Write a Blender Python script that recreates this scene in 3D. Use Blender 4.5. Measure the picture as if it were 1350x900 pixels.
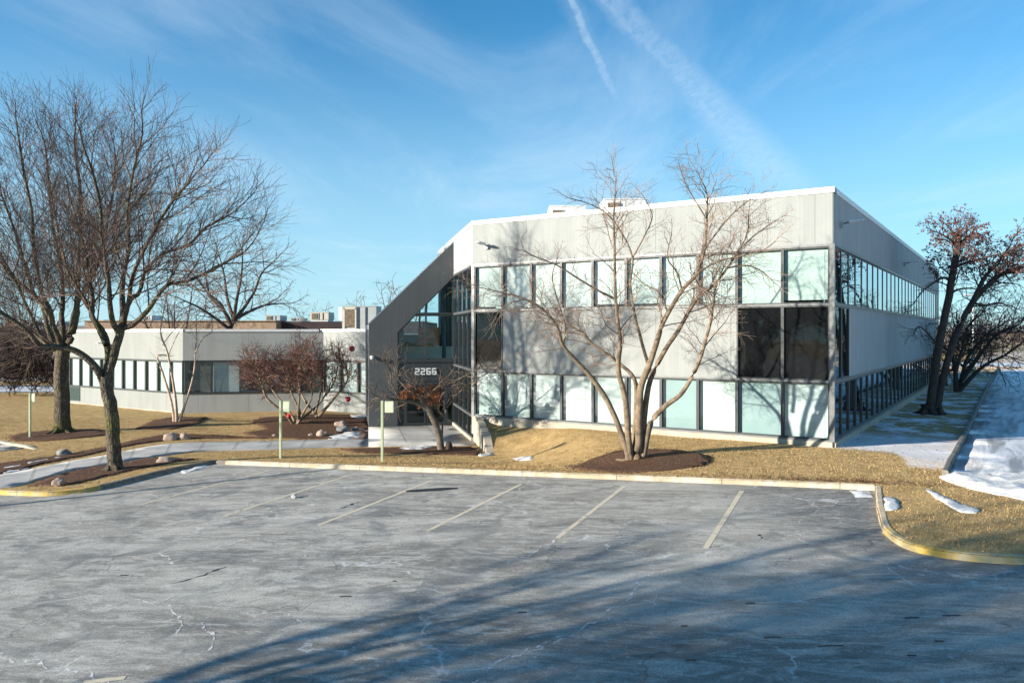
import bpy, bmesh, math, random
from mathutils import Vector, noise
from mathutils.geometry import delaunay_2d_cdt
R = math.radians
random.seed(7)
scene = bpy.context.scene
for o in list(bpy.data.objects): bpy.data.objects.remove(o)

# ------------------------------------------------------------------ camera
CAMZ, FPX, HY, CX = 4.09, 1027.5, 438.0, 675.0      # height, focal length in photo pixels, horizon row, centre column
cam = bpy.data.cameras.new('camera'); camo = bpy.data.objects.new('camera', cam)
scene.collection.objects.link(camo); scene.camera = camo
camo.location = (0, 0, CAMZ); camo.rotation_euler = (R(90), 0, 0)
cam.sensor_width = 36; cam.lens = FPX / 1350 * 36
cam.shift_y = -(450 - HY) / 1350
cam.clip_start = .1; cam.clip_end = 6000
scene.render.resolution_x = 1024; scene.render.resolution_y = 682

# ------------------------------------------------------------------ light
SUN_EL, SUN_AZ = 14.5, math.atan2(-.928, -.371)      # azimuth as (sin, cos) of the direction towards the sun
sun = bpy.data.lights.new('sun', 'SUN'); sun.energy = 5.0; sun.angle = R(.65); sun.color = (1, .92, .80)
suno = bpy.data.objects.new('sun', sun); scene.collection.objects.link(suno)
sd = Vector((math.sin(SUN_AZ) * math.cos(R(SUN_EL)), math.cos(SUN_AZ) * math.cos(R(SUN_EL)), math.sin(R(SUN_EL))))
suno.rotation_euler = sd.to_track_quat('Z', 'Y').to_euler(); suno.location = sd * 60
scene.view_settings.view_transform = 'Standard'; scene.view_settings.look = 'None'
scene.view_settings.exposure = 1.10; scene.view_settings.gamma = 1
scene.cycles.max_bounces = 7; scene.cycles.transparent_max_bounces = 8
scene.cycles.caustics_reflective = False; scene.cycles.caustics_refractive = False

class NT:
    def __init__(s, nt): s.nt = nt
    def n(s, typ, ins=None, **kw):
        nd = s.nt.nodes.new(typ)
        for k, v in kw.items(): setattr(nd, k, v)
        for k, v in (ins or {}).items():
            if isinstance(v, bpy.types.NodeSocket): s.nt.links.new(v, nd.inputs[k])
            else: nd.inputs[k].default_value = v
        return nd
    def math(s, op, a, b=0.0, c=0.0, clamp=False):
        return s.n('ShaderNodeMath', {0: a, 1: b, 2: c}, operation=op, use_clamp=clamp).outputs[0]
    def mix(s, f, a, b, blend='MIX'):
        return s.n('ShaderNodeMix', {0: f, 6: a, 7: b}, data_type='RGBA', blend_type=blend).outputs[2]
    def noise(s, vec, scale, detail=4, rough=.55, dist=0):
        return s.n('ShaderNodeTexNoise', {'Vector': vec, 'Scale': scale, 'Detail': detail, 'Roughness': rough, 'Distortion': dist}).outputs[0]
    def ramp(s, f, a, b, v0=0.0, v1=1.0, smooth=True):
        return s.n('ShaderNodeMapRange', {0: f, 1: a, 2: b, 3: v0, 4: v1}, interpolation_type='SMOOTHSTEP' if smooth else 'LINEAR').outputs[0]
    def mapping(s, vec, scale=(1, 1, 1), rot=(0, 0, 0), loc=(0, 0, 0)):
        return s.n('ShaderNodeMapping', {'Vector': vec, 'Scale': scale, 'Rotation': rot, 'Location': loc}).outputs[0]

w = bpy.data.worlds.new('World'); scene.world = w; w.use_nodes = True
T = NT(w.node_tree); w.node_tree.nodes.clear()
sky = T.n('ShaderNodeTexSky', sky_type='NISHITA', sun_disc=False, sun_elevation=R(SUN_EL), sun_rotation=SUN_AZ,
          altitude=200, air_density=1.0, dust_density=.0, ozone_density=2.0)
tc = T.n('ShaderNodeTexCoord').outputs['Generated']
sx = T.n('ShaderNodeSeparateXYZ', {0: tc})
zc = T.math('MAXIMUM', sx.outputs[2], .03)
U = T.math('DIVIDE', sx.outputs[0], zc); Vv = T.math('DIVIDE', sx.outputs[1], zc)
pl = T.n('ShaderNodeCombineXYZ', {0: U, 1: Vv, 2: 0.0}).outputs[0]
wob = T.math('MULTIPLY', T.math('SUBTRACT', T.noise(pl, 2.2, 9, .7), .5), .07)
def trail(x0, y0, slope, wd0, wd1, ya, yb, strength):
    d = T.math('ABSOLUTE', T.math('ADD', T.math('SUBTRACT', U, T.math('ADD', x0, T.math('MULTIPLY', T.math('SUBTRACT', Vv, y0), slope))), wob))
    wd = T.ramp(Vv, ya, yb, wd0, wd1, False)
    m = T.ramp(T.math('DIVIDE', d, wd), .15, 1.0, 1.0, 0.0)
    tex = T.ramp(T.noise(T.mapping(pl, (4, 1.5, 1), (0, 0, .45)), 6, 10, .74, .4), .20, .66, .3, 1.0)
    fade = T.ramp(Vv, yb - 1.0, yb + .6, 1.0, 0.0)
    pos = T.math('GREATER_THAN', sx.outputs[1], 0.0)
    return T.math('MULTIPLY', T.math('MULTIPLY', T.math('MULTIPLY', m, tex), T.math('MULTIPLY', fade, strength)), pos)
c1 = T.math('MAXIMUM', trail(.308, 2.35, .525, .09, .36, 2.2, 5.6, .24), trail(.280, 2.35, .515, .03, .10, 2.2, 5.2, .26))
c2 = T.math('MAXIMUM', trail(.178, 2.35, .27, .02, .05, 2.2, 3.6, .33), trail(.178, 2.35, .27, .06, .12, 2.2, 3.9, .12))
cir = T.ramp(T.noise(T.mapping(pl, (.55, .16, 1), (0, 0, -.75), (3, 1, 0)), 1.7, 8, .62, .6), .38, .80, 0, .36)
cir2 = T.ramp(T.noise(T.mapping(pl, (.3, .3, 1), (0, 0, 0), (9, 4, 0)), .8, 3), .34, .6, .1, 1)
cir = T.math('MULTIPLY', cir, cir2)
msk = T.math('MAXIMUM', T.math('MAXIMUM', c1, c2), cir)
hs = T.n('ShaderNodeHueSaturation', {'Hue': .5, 'Saturation': 1.0, 'Value': 1.0, 'Color': sky.outputs[0]}).outputs[0]
hs = T.mix(1.0, hs, (.24, .64, .82, 1), "MULTIPLY")            # the photograph's cool white balance
hz = T.ramp(sx.outputs[2], -.04, .40, .80, 0.0, True)
hs = T.mix(hz, hs, (2.25, 3.25, 3.9, 1))
skc = T.mix(msk, hs, (3.6, 4.2, 4.7, 1))
bg = T.n('ShaderNodeBackground', {'Color': skc, 'Strength': .118})
T.nt.links.new(bg.outputs[0], T.n('ShaderNodeOutputWorld').inputs[0])

# ------------------------------------------------------------------ materials
def mat(name, fn):
    m = bpy.data.materials.new(name); m.use_nodes = True; m.node_tree.nodes.clear()
    t = NT(m.node_tree); out = t.n('ShaderNodeOutputMaterial'); sh = fn(t)
    t.nt.links.new(sh, out.inputs[0]); return m
def obj_co(t): return t.n('ShaderNodeNewGeometry').outputs['Position']
def bsdf(t, col, rough=.8, bump=None, bs=.3, bd=.02, spec=.4, metal=0.0):
    ins = {'Base Color': col, 'Roughness': rough, 'Specular IOR Level': spec, 'Metallic': metal}
    if bump is not None: ins['Normal'] = t.n('ShaderNodeBump', {'Height': bump, 'Strength': bs, 'Distance': bd}).outputs[0]
    return t.n('ShaderNodeBsdfPrincipled', ins).outputs[0]
def simple(name, c, rough=.7, var=.15, sc=3.0, bs=.2, bd=.01, spec=.4, metal=0.0):
    def f(t):
        p = obj_co(t); n = t.noise(p, sc, 6, .6); n2 = t.noise(p, sc * 12, 3, .6)
        k = t.math('ADD', t.math('MULTIPLY', n, .65), t.math('MULTIPLY', n2, .35))
        a = tuple(x * (1 - var) for x in c) + (1,); b = tuple(min(1, x * (1 + var)) for x in c) + (1,)
        return bsdf(t, t.mix(t.ramp(k, .3, .7), a, b), rough, n2, bs, bd, spec, metal)
    return mat(name, f)
M = {}
def facade_mat(base, rib):
    def f(t):
        p = obj_co(t); g = t.n('ShaderNodeSeparateXYZ', {0: p})
        st = t.noise(t.mapping(p, (2.2, 2.2, .25)), 1.0, 6, .6)           # vertical water staining
        bl = t.noise(p, .6, 5, .6); fine = t.noise(p, 30, 3, .6)
        k = t.math('ADD', t.math('MULTIPLY', st, .6), t.math('MULTIPLY', bl, .4))
        c = t.mix(t.ramp(k, .35, .68), tuple(x * .90 for x in base) + (1,), tuple(x * 1.05 for x in base) + (1,))
        # narrow vertical ribs along the wall and the joints between panels
        along = t.math('ADD', t.math('MULTIPLY', g.outputs[0], rib[0]), t.math('MULTIPLY', g.outputs[1], rib[1]))
        rb = t.math('ABSOLUTE', t.math('SUBTRACT', t.math('FRACT', t.math('MULTIPLY', along, 1 / .15)), .5))
        jt = t.math('ABSOLUTE', t.math('SUBTRACT', t.math('FRACT', t.math('MULTIPLY', along, 1 / 3.048)), .5))
        rbl = t.ramp(rb, .42, .5, 0, 1); jl = t.ramp(jt, .493, .498, 0, 1)
        c = t.mix(t.math('MULTIPLY', rbl, .05), c, (.10, .10, .10, 1))
        c = t.mix(t.math('MULTIPLY', jl, .5), c, (.10, .10, .10, 1))
        h = t.math('SUBTRACT', t.math('MULTIPLY', fine, .3), rbl)
        return bsdf(t, c, .75, h, .35, .01, .3)
    return f
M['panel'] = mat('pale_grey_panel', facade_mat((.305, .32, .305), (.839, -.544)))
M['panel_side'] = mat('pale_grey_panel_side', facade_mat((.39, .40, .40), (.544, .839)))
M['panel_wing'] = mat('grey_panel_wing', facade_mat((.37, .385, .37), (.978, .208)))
M['panel_left_shaded'] = mat('grey_panel_left_shaded', facade_mat((.27, .285, .27), (.839, -.544)))  # same panel with soft tree shade put into its darker grey
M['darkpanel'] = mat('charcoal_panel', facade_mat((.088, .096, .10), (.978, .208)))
M['cap'] = simple('white_metal_cap', (.78, .78, .77), .5, .06)
M['frame'] = simple('dark_bronze_frame', (.035, .042, .045), .4, .2, spec=.5)
M['rail'] = simple('grey_metal_rail', (.17, .175, .175), .4, .2, metal=.3)
M['concrete'] = simple('base_concrete', (.42, .37, .29), .9, .22, 1.2, .5, .02)
M['black'] = simple('dark_interior', (.02, .022, .024), .9, .2)  # near-black colour stands in for the darkness of unlit rooms
M['interior'] = simple('interior_wall', (.36, .43, .43), .9, .1)
M['carpet'] = simple('interior_floor', (.10, .09, .08), .9, .1)
M['roof'] = simple('roof_membrane', (.35, .35, .34), .9, .15)
M['rtu'] = simple('rooftop_unit_paint', (.42, .44, .42), .6, .12, 1.5)
M['rtu_tan'] = simple('rooftop_unit_tan', (.62, .57, .46), .6, .12, 1.5)
M['coil'] = simple('rusty_coil', (.20, .15, .10), .9, .5, 6, .6, .03)
M['darkmetal'] = simple('dark_metal', (.04, .05, .07), .5, .2)
M['white'] = simple('white_paint', (.75, .76, .74), .5, .06)
M['red'] = simple('red_gloss', (.55, .012, .02), .25, .15, spec=.6)
M['rubber'] = simple('black_rubber', (.02, .02, .02), .7, .2)
M['signgreen'] = simple('pale_green_paint', (.44, .49, .30), .6, .15, 4)
M['signplate'] = simple('cream_sign', (.62, .66, .45), .5, .1, 4)
M['signtext'] = simple('faded_sign_print', (.78, .80, .62), .6, .2, 8)
M['brickfar'] = simple('far_tan_brick', (.30, .21, .145), .95, .35, 2)
M['fardark'] = simple('far_dark_wall', (.045, .032, .033), .9, .3, .6)
M['rockgrey'] = simple('grey_boulder', (.22, .22, .22), .9, .35, 2.5, .8, .04)
M['rockpink'] = simple('pink_boulder', (.40, .30, .24), .9, .25, 2.5, .8, .04)
M['bark_grey'] = simple('bark_grey', (.20, .165, .125), .95, .45, 5, 1.0, .05)
def mossy(t):
    p = obj_co(t); v = t.n('ShaderNodeTexVoronoi', {'Vector': t.mapping(p, (7, 7, 1.6)), 'Scale': 2.2}, feature='DISTANCE_TO_EDGE').outputs[0]
    n = t.noise(p, 3.0, 6, .65); f = t.noise(p, 25, 4, .6)
    c = t.mix(t.ramp(n, .35, .65), (.105, .085, .062, 1), (.22, .18, .13, 1))
    c = t.mix(t.ramp(t.noise(p, .9, 4), .5, .66, 0, .75), c, (.16, .155, .04, 1))
    c = t.mix(t.ramp(v, 0, .12, .55, 0), c, (.03, .024, .018, 1))
    return bsdf(t, c, .95, t.math('ADD', t.ramp(v, 0, .2), t.math('MULTIPLY', f, .5)), 1.0, .05, .2)
M['bark_moss'] = mat('furrowed_mossy_bark', mossy)
M['bark_tan'] = simple('bark_tan', (.28, .21, .14), .95, .6, 5, 1.0, .05)
M['bark_dark'] = simple('bark_dark', (.075, .055, .045), .95, .35, 4, .8, .03)
M['birch'] = simple('birch_bark', (.48, .37, .28), .9, .4, 5, .6, .01)
M['twig_grey'] = simple('twig_grey_brown', (.135, .092, .07), .9, .3, 1.5)
M['twig_tan'] = simple('twig_tan', (.24, .17, .125), .9, .3, 1.5)
M['twig_red'] = simple('twig_red_brown', (.20, .095, .07), .9, .35, 1.5)
M['twig_dark'] = simple('twig_dark', (.06, .04, .036), .9, .3, 1.5)
M['twig_far'] = simple('twig_far', (.13, .095, .075), .9, .3, .5)
def leafm(c):
    def f(t):
        n = t.noise(obj_co(t), 2.5, 4, .7)
        col = t.mix(t.ramp(n, .35, .65), tuple(x * .55 for x in c) + (1,), tuple(x * 1.4 for x in c) + (1,))
        a = bsdf(t, col, .8, None, spec=.2); b = t.n('ShaderNodeBsdfTranslucent', {'Color': col}).outputs[0]
        return t.n('ShaderNodeMixShader', {0: .3, 1: a, 2: b}).outputs[0]
    return f
M['leaf_red'] = mat('dry_russet_leaf', leafm((.19, .09, .07)))
M['leaf_orange'] = mat('dry_orange_leaf', leafm((.34, .12, .05)))
M['leaf_dry'] = mat('dry_brown_leaf', leafm((.16, .08, .045)))
M['needle'] = mat('dark_evergreen', leafm((.03, .045, .02)))

def grassm(t):
    p = obj_co(t)
    n1 = t.noise(p, .35, 5, .6); n2 = t.noise(p, 2.2, 6, .7); n3 = t.noise(p, 22, 4, .75)
    n4 = t.noise(t.mapping(p, (1, .35, 1)), 8, 5, .7)
    c = t.mix(t.ramp(n2, .3, .7), (.34, .22, .092, 1), (.57, .40, .185, 1))
    c = t.mix(t.ramp(n1, .42, .68, 0, .35), c, (.36, .26, .11, 1))
    c = t.mix(t.ramp(n3, .45, .70, 0, .45), c, (.16, .10, .045, 1))
    c = t.mix(t.ramp(n4, .60, .72, 0, .75), c, (.11, .065, .035, 1))
    # snow lying on the shaded side strip (world patches with ragged edges)
    sp = t.n('ShaderNodeSeparateXYZ', {0: p}); X = sp.outputs[0]; Y = sp.outputs[1]
    jit = t.math('MULTIPLY', t.math('SUBTRACT', t.noise(p, 1.6, 8, .75), .5), 5.0)
    # R-facade frame: a = along the side wall, b = away from it
    dx = t.math('SUBTRACT', X, 11.39); dy = t.math('SUBTRACT', Y, 27.67)
    a = t.math('ADD', t.math('MULTIPLY', dx, .5443), t.math('MULTIPLY', dy, .8389))
    b = t.math('SUBTRACT', t.math('MULTIPLY', dx, .8389), t.math('MULTIPLY', dy, .5443))
    edge = t.math('ADD', a, t.ramp(b, 1.8, 3.0, .1, 3.4))          # front limit of the snow
    m = t.ramp(t.math('ADD', edge, t.math('ADD', t.math('MULTIPLY', jit, .7), t.math('MULTIPLY', t.math('SUBTRACT', n3, .5), 3.0))), -.15, .3)
    m = t.math('MULTIPLY', m, t.ramp(b, -.4, .02))
    bare = t.ramp(t.math('ADD', t.noise(p, .5, 6, .7), t.math('MULTIPLY', t.noise(p, 4.5, 5, .75), .35)), .60, .68)
    deep = t.ramp(a, 3.0, 7.0, 0, 1)
    m = t.math('MULTIPLY', m, t.math('SUBTRACT', 1.0, t.math('MULTIPLY', bare, t.math('ADD', .25, t.math('MULTIPLY', deep, .72)))))
    spk = t.ramp(t.noise(p, 9, 4, .8), .66, .72, 1, .45); m = t.math('MULTIPLY', m, spk)
    c = t.mix(m, c, (.82, .83, .86, 1))
    h = t.math('ADD', t.math('MULTIPLY', n3, 1.0), t.math('MULTIPLY', n4, .6))
    return bsdf(t, c, .95, h, .9, .04, .15)
M['grass'] = mat('dormant_lawn', grassm)
def bladem(t):
    p = obj_co(t); n = t.noise(p, 9, 4, .8); n1 = t.noise(p, .5, 4, .6)
    c = t.mix(t.ramp(n, .3, .7), (.33, .21, .09, 1), (.60, .42, .20, 1)); c = t.mix(t.ramp(n1, .45, .65, 0, .4), c, (.36, .29, .12, 1))
    return bsdf(t, c, .9, None, spec=.15)
M['blade'] = mat('straw_blades', bladem)
def mulchm(t):
    p = obj_co(t); n = t.noise(p, 14, 6, .8); v = t.n('ShaderNodeTexVoronoi', {'Vector': p, 'Scale': 26.0}).outputs['Color']
    vv = t.n('ShaderNodeSeparateColor', {0: v}).outputs[0]
    c = t.mix(t.ramp(n, .3, .7), (.06, .033, .021, 1), (.19, .105, .068, 1)); c = t.mix(t.ramp(vv, .86, .9, 0, .6), c, (.30, .20, .13, 1))
    return bsdf(t, c, .95, t.math('ADD', n, vv), 1.0, .05, .1)
M['mulch'] = mat('dark_mulch', mulchm)
def walkm(t):
    p = obj_co(t); n = t.noise(p, .8, 6, .6); f = t.noise(p, 40, 3, .6)
    c = t.mix(t.ramp(n, .35, .68), (.36, .345, .32, 1), (.52, .50, .46, 1)); c = t.mix(t.ramp(t.noise(p, 3, 5, .7), .58, .68, 0, .3), c, (.20, .185, .17, 1))
    return bsdf(t, c, .9, f, .3, .01, .3)
M['walk'] = mat('sidewalk_concrete', walkm)
def brickpave(t):
    b = t.n('ShaderNodeTexBrick', {'Vector': t.mapping(obj_co(t), (1, 1, 1), (0, 0, .21)), 'Color1': (.22, .12, .085, 1), 'Color2': (.30, .17, .12, 1), 'Mortar': (.12, .10, .09, 1), 'Scale': 1.0, 'Brick Width': .5, 'Row Height': .25, 'Mortar Size': .02})
    return bsdf(t, b.outputs[0], .9, b.outputs[1], .3, .01)
M['pavers'] = mat('brick_pavers', brickpave)
CURB_A = math.atan2(.388, -.922)
def lotm(t):
    p = obj_co(t)
    q = t.mapping(p, (1, 1, 1), (0, 0, R(10)))                       # drive direction: roughly across the view
    big = t.noise(t.mapping(q, (.07, .32, 1)), 1.5, 6, .62, .4)
    st = t.noise(t.mapping(q, (.42, 1.3, 1)), 1.9, 10, .74, 1.4)
    st2 = t.noise(t.mapping(q, (1.3, 3.0, 1)), 2.6, 10, .78, 1.2)
    med = t.noise(p, .9, 7, .65, .6); gr = t.noise(p, 34, 4, .8); sp = t.noise(p, 7, 5, .75)
    c = t.mix(t.ramp(big, .32, .66), (.18, .165, .14, 1), (.37, .345, .295, 1))
    c = t.mix(t.ramp(st, .44, .64, 0, .7), c, (.60, .57, .505, 1))       # frost and salt residue in wiped streaks
    c = t.mix(t.ramp(t.noise(t.mapping(q, (.10, .22, 1)), 2.1, 9, .72, 1.0), .46, .62, 0, .5), c, (.66, .625, .545, 1))
    c = t.mix(t.ramp(st2, .52, .70, 0, .5), c, (.62, .60, .55, 1))
    c = t.mix(t.ramp(med, .50, .66, 0, .65), c, (.15, .146, .135, 1))   # bare damp asphalt
    c = t.mix(t.ramp(sp, .58, .70, 0, .6), c, (.72, .70, .65, 1))
    c = t.mix(t.ramp(t.noise(p, 2.6, 8, .75, .5), .56, .70, 0, .38), c, (.12, .118, .112, 1))
    # stall strip next to the kerb holds more dark wet asphalt on the right
    c = t.mix(t.ramp(gr, .40, .56, .45, 0), c, (.10, .098, .092, 1)); c = t.mix(t.ramp(gr, .56, .70, 0, .35), c, (.62, .61, .58, 1))
    sxy = t.n('ShaderNodeSeparateXYZ', {0: p}); ax = sxy.outputs[0]; ay = sxy.outputs[1]
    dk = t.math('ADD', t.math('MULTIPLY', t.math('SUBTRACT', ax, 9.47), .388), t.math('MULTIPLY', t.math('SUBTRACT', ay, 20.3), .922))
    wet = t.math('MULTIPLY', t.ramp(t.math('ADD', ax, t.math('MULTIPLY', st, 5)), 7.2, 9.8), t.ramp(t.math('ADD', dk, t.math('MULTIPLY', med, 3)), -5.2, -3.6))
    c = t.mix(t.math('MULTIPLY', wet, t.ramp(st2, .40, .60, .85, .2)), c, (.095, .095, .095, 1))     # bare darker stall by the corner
    w1 = t.mapping(p, (1, 1, 1), (0, 0, 0), (0, 0, 0))
    dst = t.n('ShaderNodeMix', {0: .55, 4: w1, 5: t.n('ShaderNodeTexNoise', {'Vector': p, 'Scale': .9, 'Detail': 6.0}).outputs['Color']}, data_type='VECTOR').outputs[1]
    v = t.n('ShaderNodeTexVoronoi', {'Vector': dst, 'Scale': .62}, feature='DISTANCE_TO_EDGE').outputs[0]
    ck = t.math('MULTIPLY', t.ramp(v, .001, .008, 1, 0), t.ramp(t.noise(p, .33, 4, .6), .46, .54))
    brk = t.ramp(t.noise(p, 2.5, 4, .7), .44, .52)
    c = t.mix(t.math('MULTIPLY', t.math('MULTIPLY', ck, brk), .65), c, (.62, .62, .60, 1))
    v2 = t.n('ShaderNodeTexVoronoi', {'Vector': dst, 'Scale': 1.15}, feature='DISTANCE_TO_EDGE').outputs[0]
    c = t.mix(t.math('MULTIPLY', t.math('MULTIPLY', t.ramp(v2, .002, .012, 1, 0), t.ramp(t.noise(p, .5, 4, .6), .52, .6)), .55), c, (.06, .06, .06, 1))
    rough = t.ramp(med, .45, .7, .75, .42)
    return bsdf(t, c, rough, t.math('ADD', gr, t.math('MULTIPLY', sp, .4)), .5, .012, .35)
M['lot'] = mat('frosty_asphalt', lotm)
def drivem(t):
    p = obj_co(t); q = t.mapping(p, (1, 1, 1), (0, 0, R(33)))
    n = t.noise(t.mapping(q, (2.2, .25, 1)), .8, 7, .65, .6); n2 = t.noise(p, 2.5, 6, .7)
    c = t.mix(t.ramp(n, .35, .62), (.30, .30, .30, 1), (.80, .80, .81, 1)); c = t.mix(t.ramp(n2, .5, .7, 0, .5), c, (.50, .50, .50, 1))
    return bsdf(t, c, .6, n2, .4, .02, .4)
M['drive'] = mat('snow_dusted_drive', drivem)
def kerbm(a, b):
    def f(t):
        p = obj_co(t); n = t.noise(p, 1.6, 7, .7); f2 = t.noise(p, 30, 3, .7)
        c = t.mix(t.ramp(n, .40, .60), a + (1,), b + (1,)); c = t.mix(t.ramp(f2, .58, .75, 0, .4), c, (.16, .14, .12, 1))
        c = t.mix(t.ramp(t.noise(p, 4.5, 8, .8), .55, .64, 0, .7), c, (.25, .225, .19, 1))                # chips and bare concrete
        sp_ = t.n('ShaderNodeSeparateXYZ', {0: p}); al = t.math('ADD', t.math('MULTIPLY', sp_.outputs[0], -.922), t.math('MULTIPLY', sp_.outputs[1], .388))
        jn = t.math('ABSOLUTE', t.math('SUBTRACT', t.math('FRACT', t.math('MULTIPLY', al, 1 / 3.05)), .5)); c = t.mix(t.ramp(jn, .494, .498, 0, .8), c, (.07, .06, .05, 1))
        return bsdf(t, c, .85, f2, .4, .01, .3)
    return f
M['kerb'] = mat('weathered_kerb', kerbm((.42, .34, .23), (.52, .46, .36)))
M['kerb_dark'] = mat('bare_dark_kerb', kerbm((.16, .14, .12), (.26, .23, .19)))
M['kerb_yellow'] = mat('yellow_kerb', kerbm((.55, .37, .09), (.44, .38, .24)))
def stripem(t):
    p = obj_co(t); n = t.noise(p, 4.5, 8, .75); n2 = t.noise(p, .8, 3)
    k = t.ramp(t.math('ADD', t.math('MULTIPLY', n, .7), t.math('MULTIPLY', n2, .3)), .30, .50, .12, .85)
    a = bsdf(t, (.66, .58, .43, 1), .8); b = t.n('ShaderNodeBsdfTransparent').outputs[0]
    return t.n('ShaderNodeMixShader', {0: k, 1: b, 2: a}).outputs[0]
M['stripe'] = mat('worn_stripe', stripem)
def crackm(t):
    k = t.ramp(t.noise(obj_co(t), 6, 6, .7), .38, .55, .1, .9)
    return t.n('ShaderNodeMixShader', {0: k, 1: t.n('ShaderNodeBsdfTransparent').outputs[0], 2: bsdf(t, (.70, .69, .66, 1), .8)}).outputs[0]
M['crackw'] = mat('salt_filled_crack', crackm)
M['tar'] = simple('tar_patch', (.02, .02, .022), .5, .3)
def snowm(t):
    p = obj_co(t); n = t.noise(p, 3, 6, .7); c = t.mix(t.ramp(n, .35, .65), (.50, .49, .46, 1), (.70, .71, .72, 1)); c = t.mix(t.ramp(t.noise(p, 11, 4, .7),   .56, .70, 0, .6), c, (.30, .25, .18, 1))
    return bsdf(t, c, .7, n, .9, .05, .3)
M['snow'] = mat('old_snow', snowm)
def glassm(tint, base, ior=1.6, gl=(.9, .95, 1, 1), rough=.0):
    def f(t):
        bf = t.n('ShaderNodeNewGeometry').outputs['Backfacing']
        fr = t.n('ShaderNodeFresnel', {'IOR': t.ramp(bf, 0, 1, ior, 1 / ior, False)}).outputs[0]   # a thin pane reflects alike from both sides
        k = t.math('ADD', fr, base, clamp=True)
        n = t.n('ShaderNodeBump', {'Height': t.noise(obj_co(t), .9, 2, .5), 'Strength': .25, 'Distance': .02}).outputs[0]
        a = t.n('ShaderNodeBsdfTransparent', {'Color': tint}).outputs[0]; b = t.n('ShaderNodeBsdfGlossy', {'Color': gl, 'Roughness': rough, 'Normal': n}).outputs[0]
        return t.n('ShaderNodeMixShader', {0: k, 1: a, 2: b}).outputs[0]
    return f
M['glass'] = mat('green_tinted_glass', glassm((.88, .95, .935, 1), .03))
M['glass_side'] = mat('tinted_glass_side', glassm((.30, .42, .46, 1), .26, 2.0))
M['glass_entry'] = mat('entry_glass', glassm((.72, .90, .90, 1), .02, 1.45))
def spandm(t):
    n = t.n('ShaderNodeBump', {'Height': t.noise(obj_co(t), .7, 2, .5), 'Strength': .3, 'Distance': .02}).outputs[0]
    return t.n('ShaderNodeBsdfPrincipled', {'Base Color': (.008, .009, .010, 1), 'Roughness': .03, 'Normal': n, 'Specular IOR Level': .5}).outputs[0]
M['spandrel'] = mat('black_spandrel_glass', spandm)
def blindm(c):
    def f(t):
        p = obj_co(t); g = t.n('ShaderNodeSeparateXYZ', {0: p}).outputs[2]
        s = t.math('ABSOLUTE', t.math('SUBTRACT', t.math('FRACT', t.math('MULTIPLY', g, 14.0)), .5))
        cc = t.mix(t.ramp(s, .38, .5, 0, .22), c + (1,), tuple(x * .55 for x in c) + (1,))
        cc = t.mix(t.ramp(t.noise(p, .8, 3), .45, .65, 0, .3), cc, tuple(x * .7 for x in c) + (1,))
        return bsdf(t, cc, .8, s, .3, .01)
    return f
M['blind'] = mat('closed_blind', blindm((.58, .62, .60)))
M['blind2'] = mat('closed_blind_cream', blindm((.80, .80, .77)))
M['blind3'] = mat('closed_blind_grey', blindm((.55, .60, .60)))
M['blind_mint'] = mat('closed_blind_mint', blindm((.50, .58, .55)))
M['blind_teal'] = mat('closed_blind_teal', blindm((.33, .42, .43)))
M['blind_dark'] = mat('shaded_blind', blindm((.14, .145, .13)))  # darkest tone of the blind pattern
def artm(t):
    p = obj_co(t); n = t.noise(p, 1.8, 5, .6, 1.0)
    c = t.mix(t.ramp(n, .4, .55), (.75, .07, .03, 1), (.80, .30, .14, 1)); c = t.mix(t.ramp(t.noise(p, 2.6, 3), .55, .62), c, (.22, .25, .08, 1))
    return bsdf(t, c, .6)
M['art'] = mat('red_abstract_canvas', artm)
def fieldm(t):
    p = obj_co(t); n = t.noise(p, .05, 6, .7); c = t.mix(t.ramp(n, .35, .65), (.36, .26, .14, 1), (.50, .38, .22, 1))
    return bsdf(t, c, .95)
M['field'] = mat('tan_field', fieldm)

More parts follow.
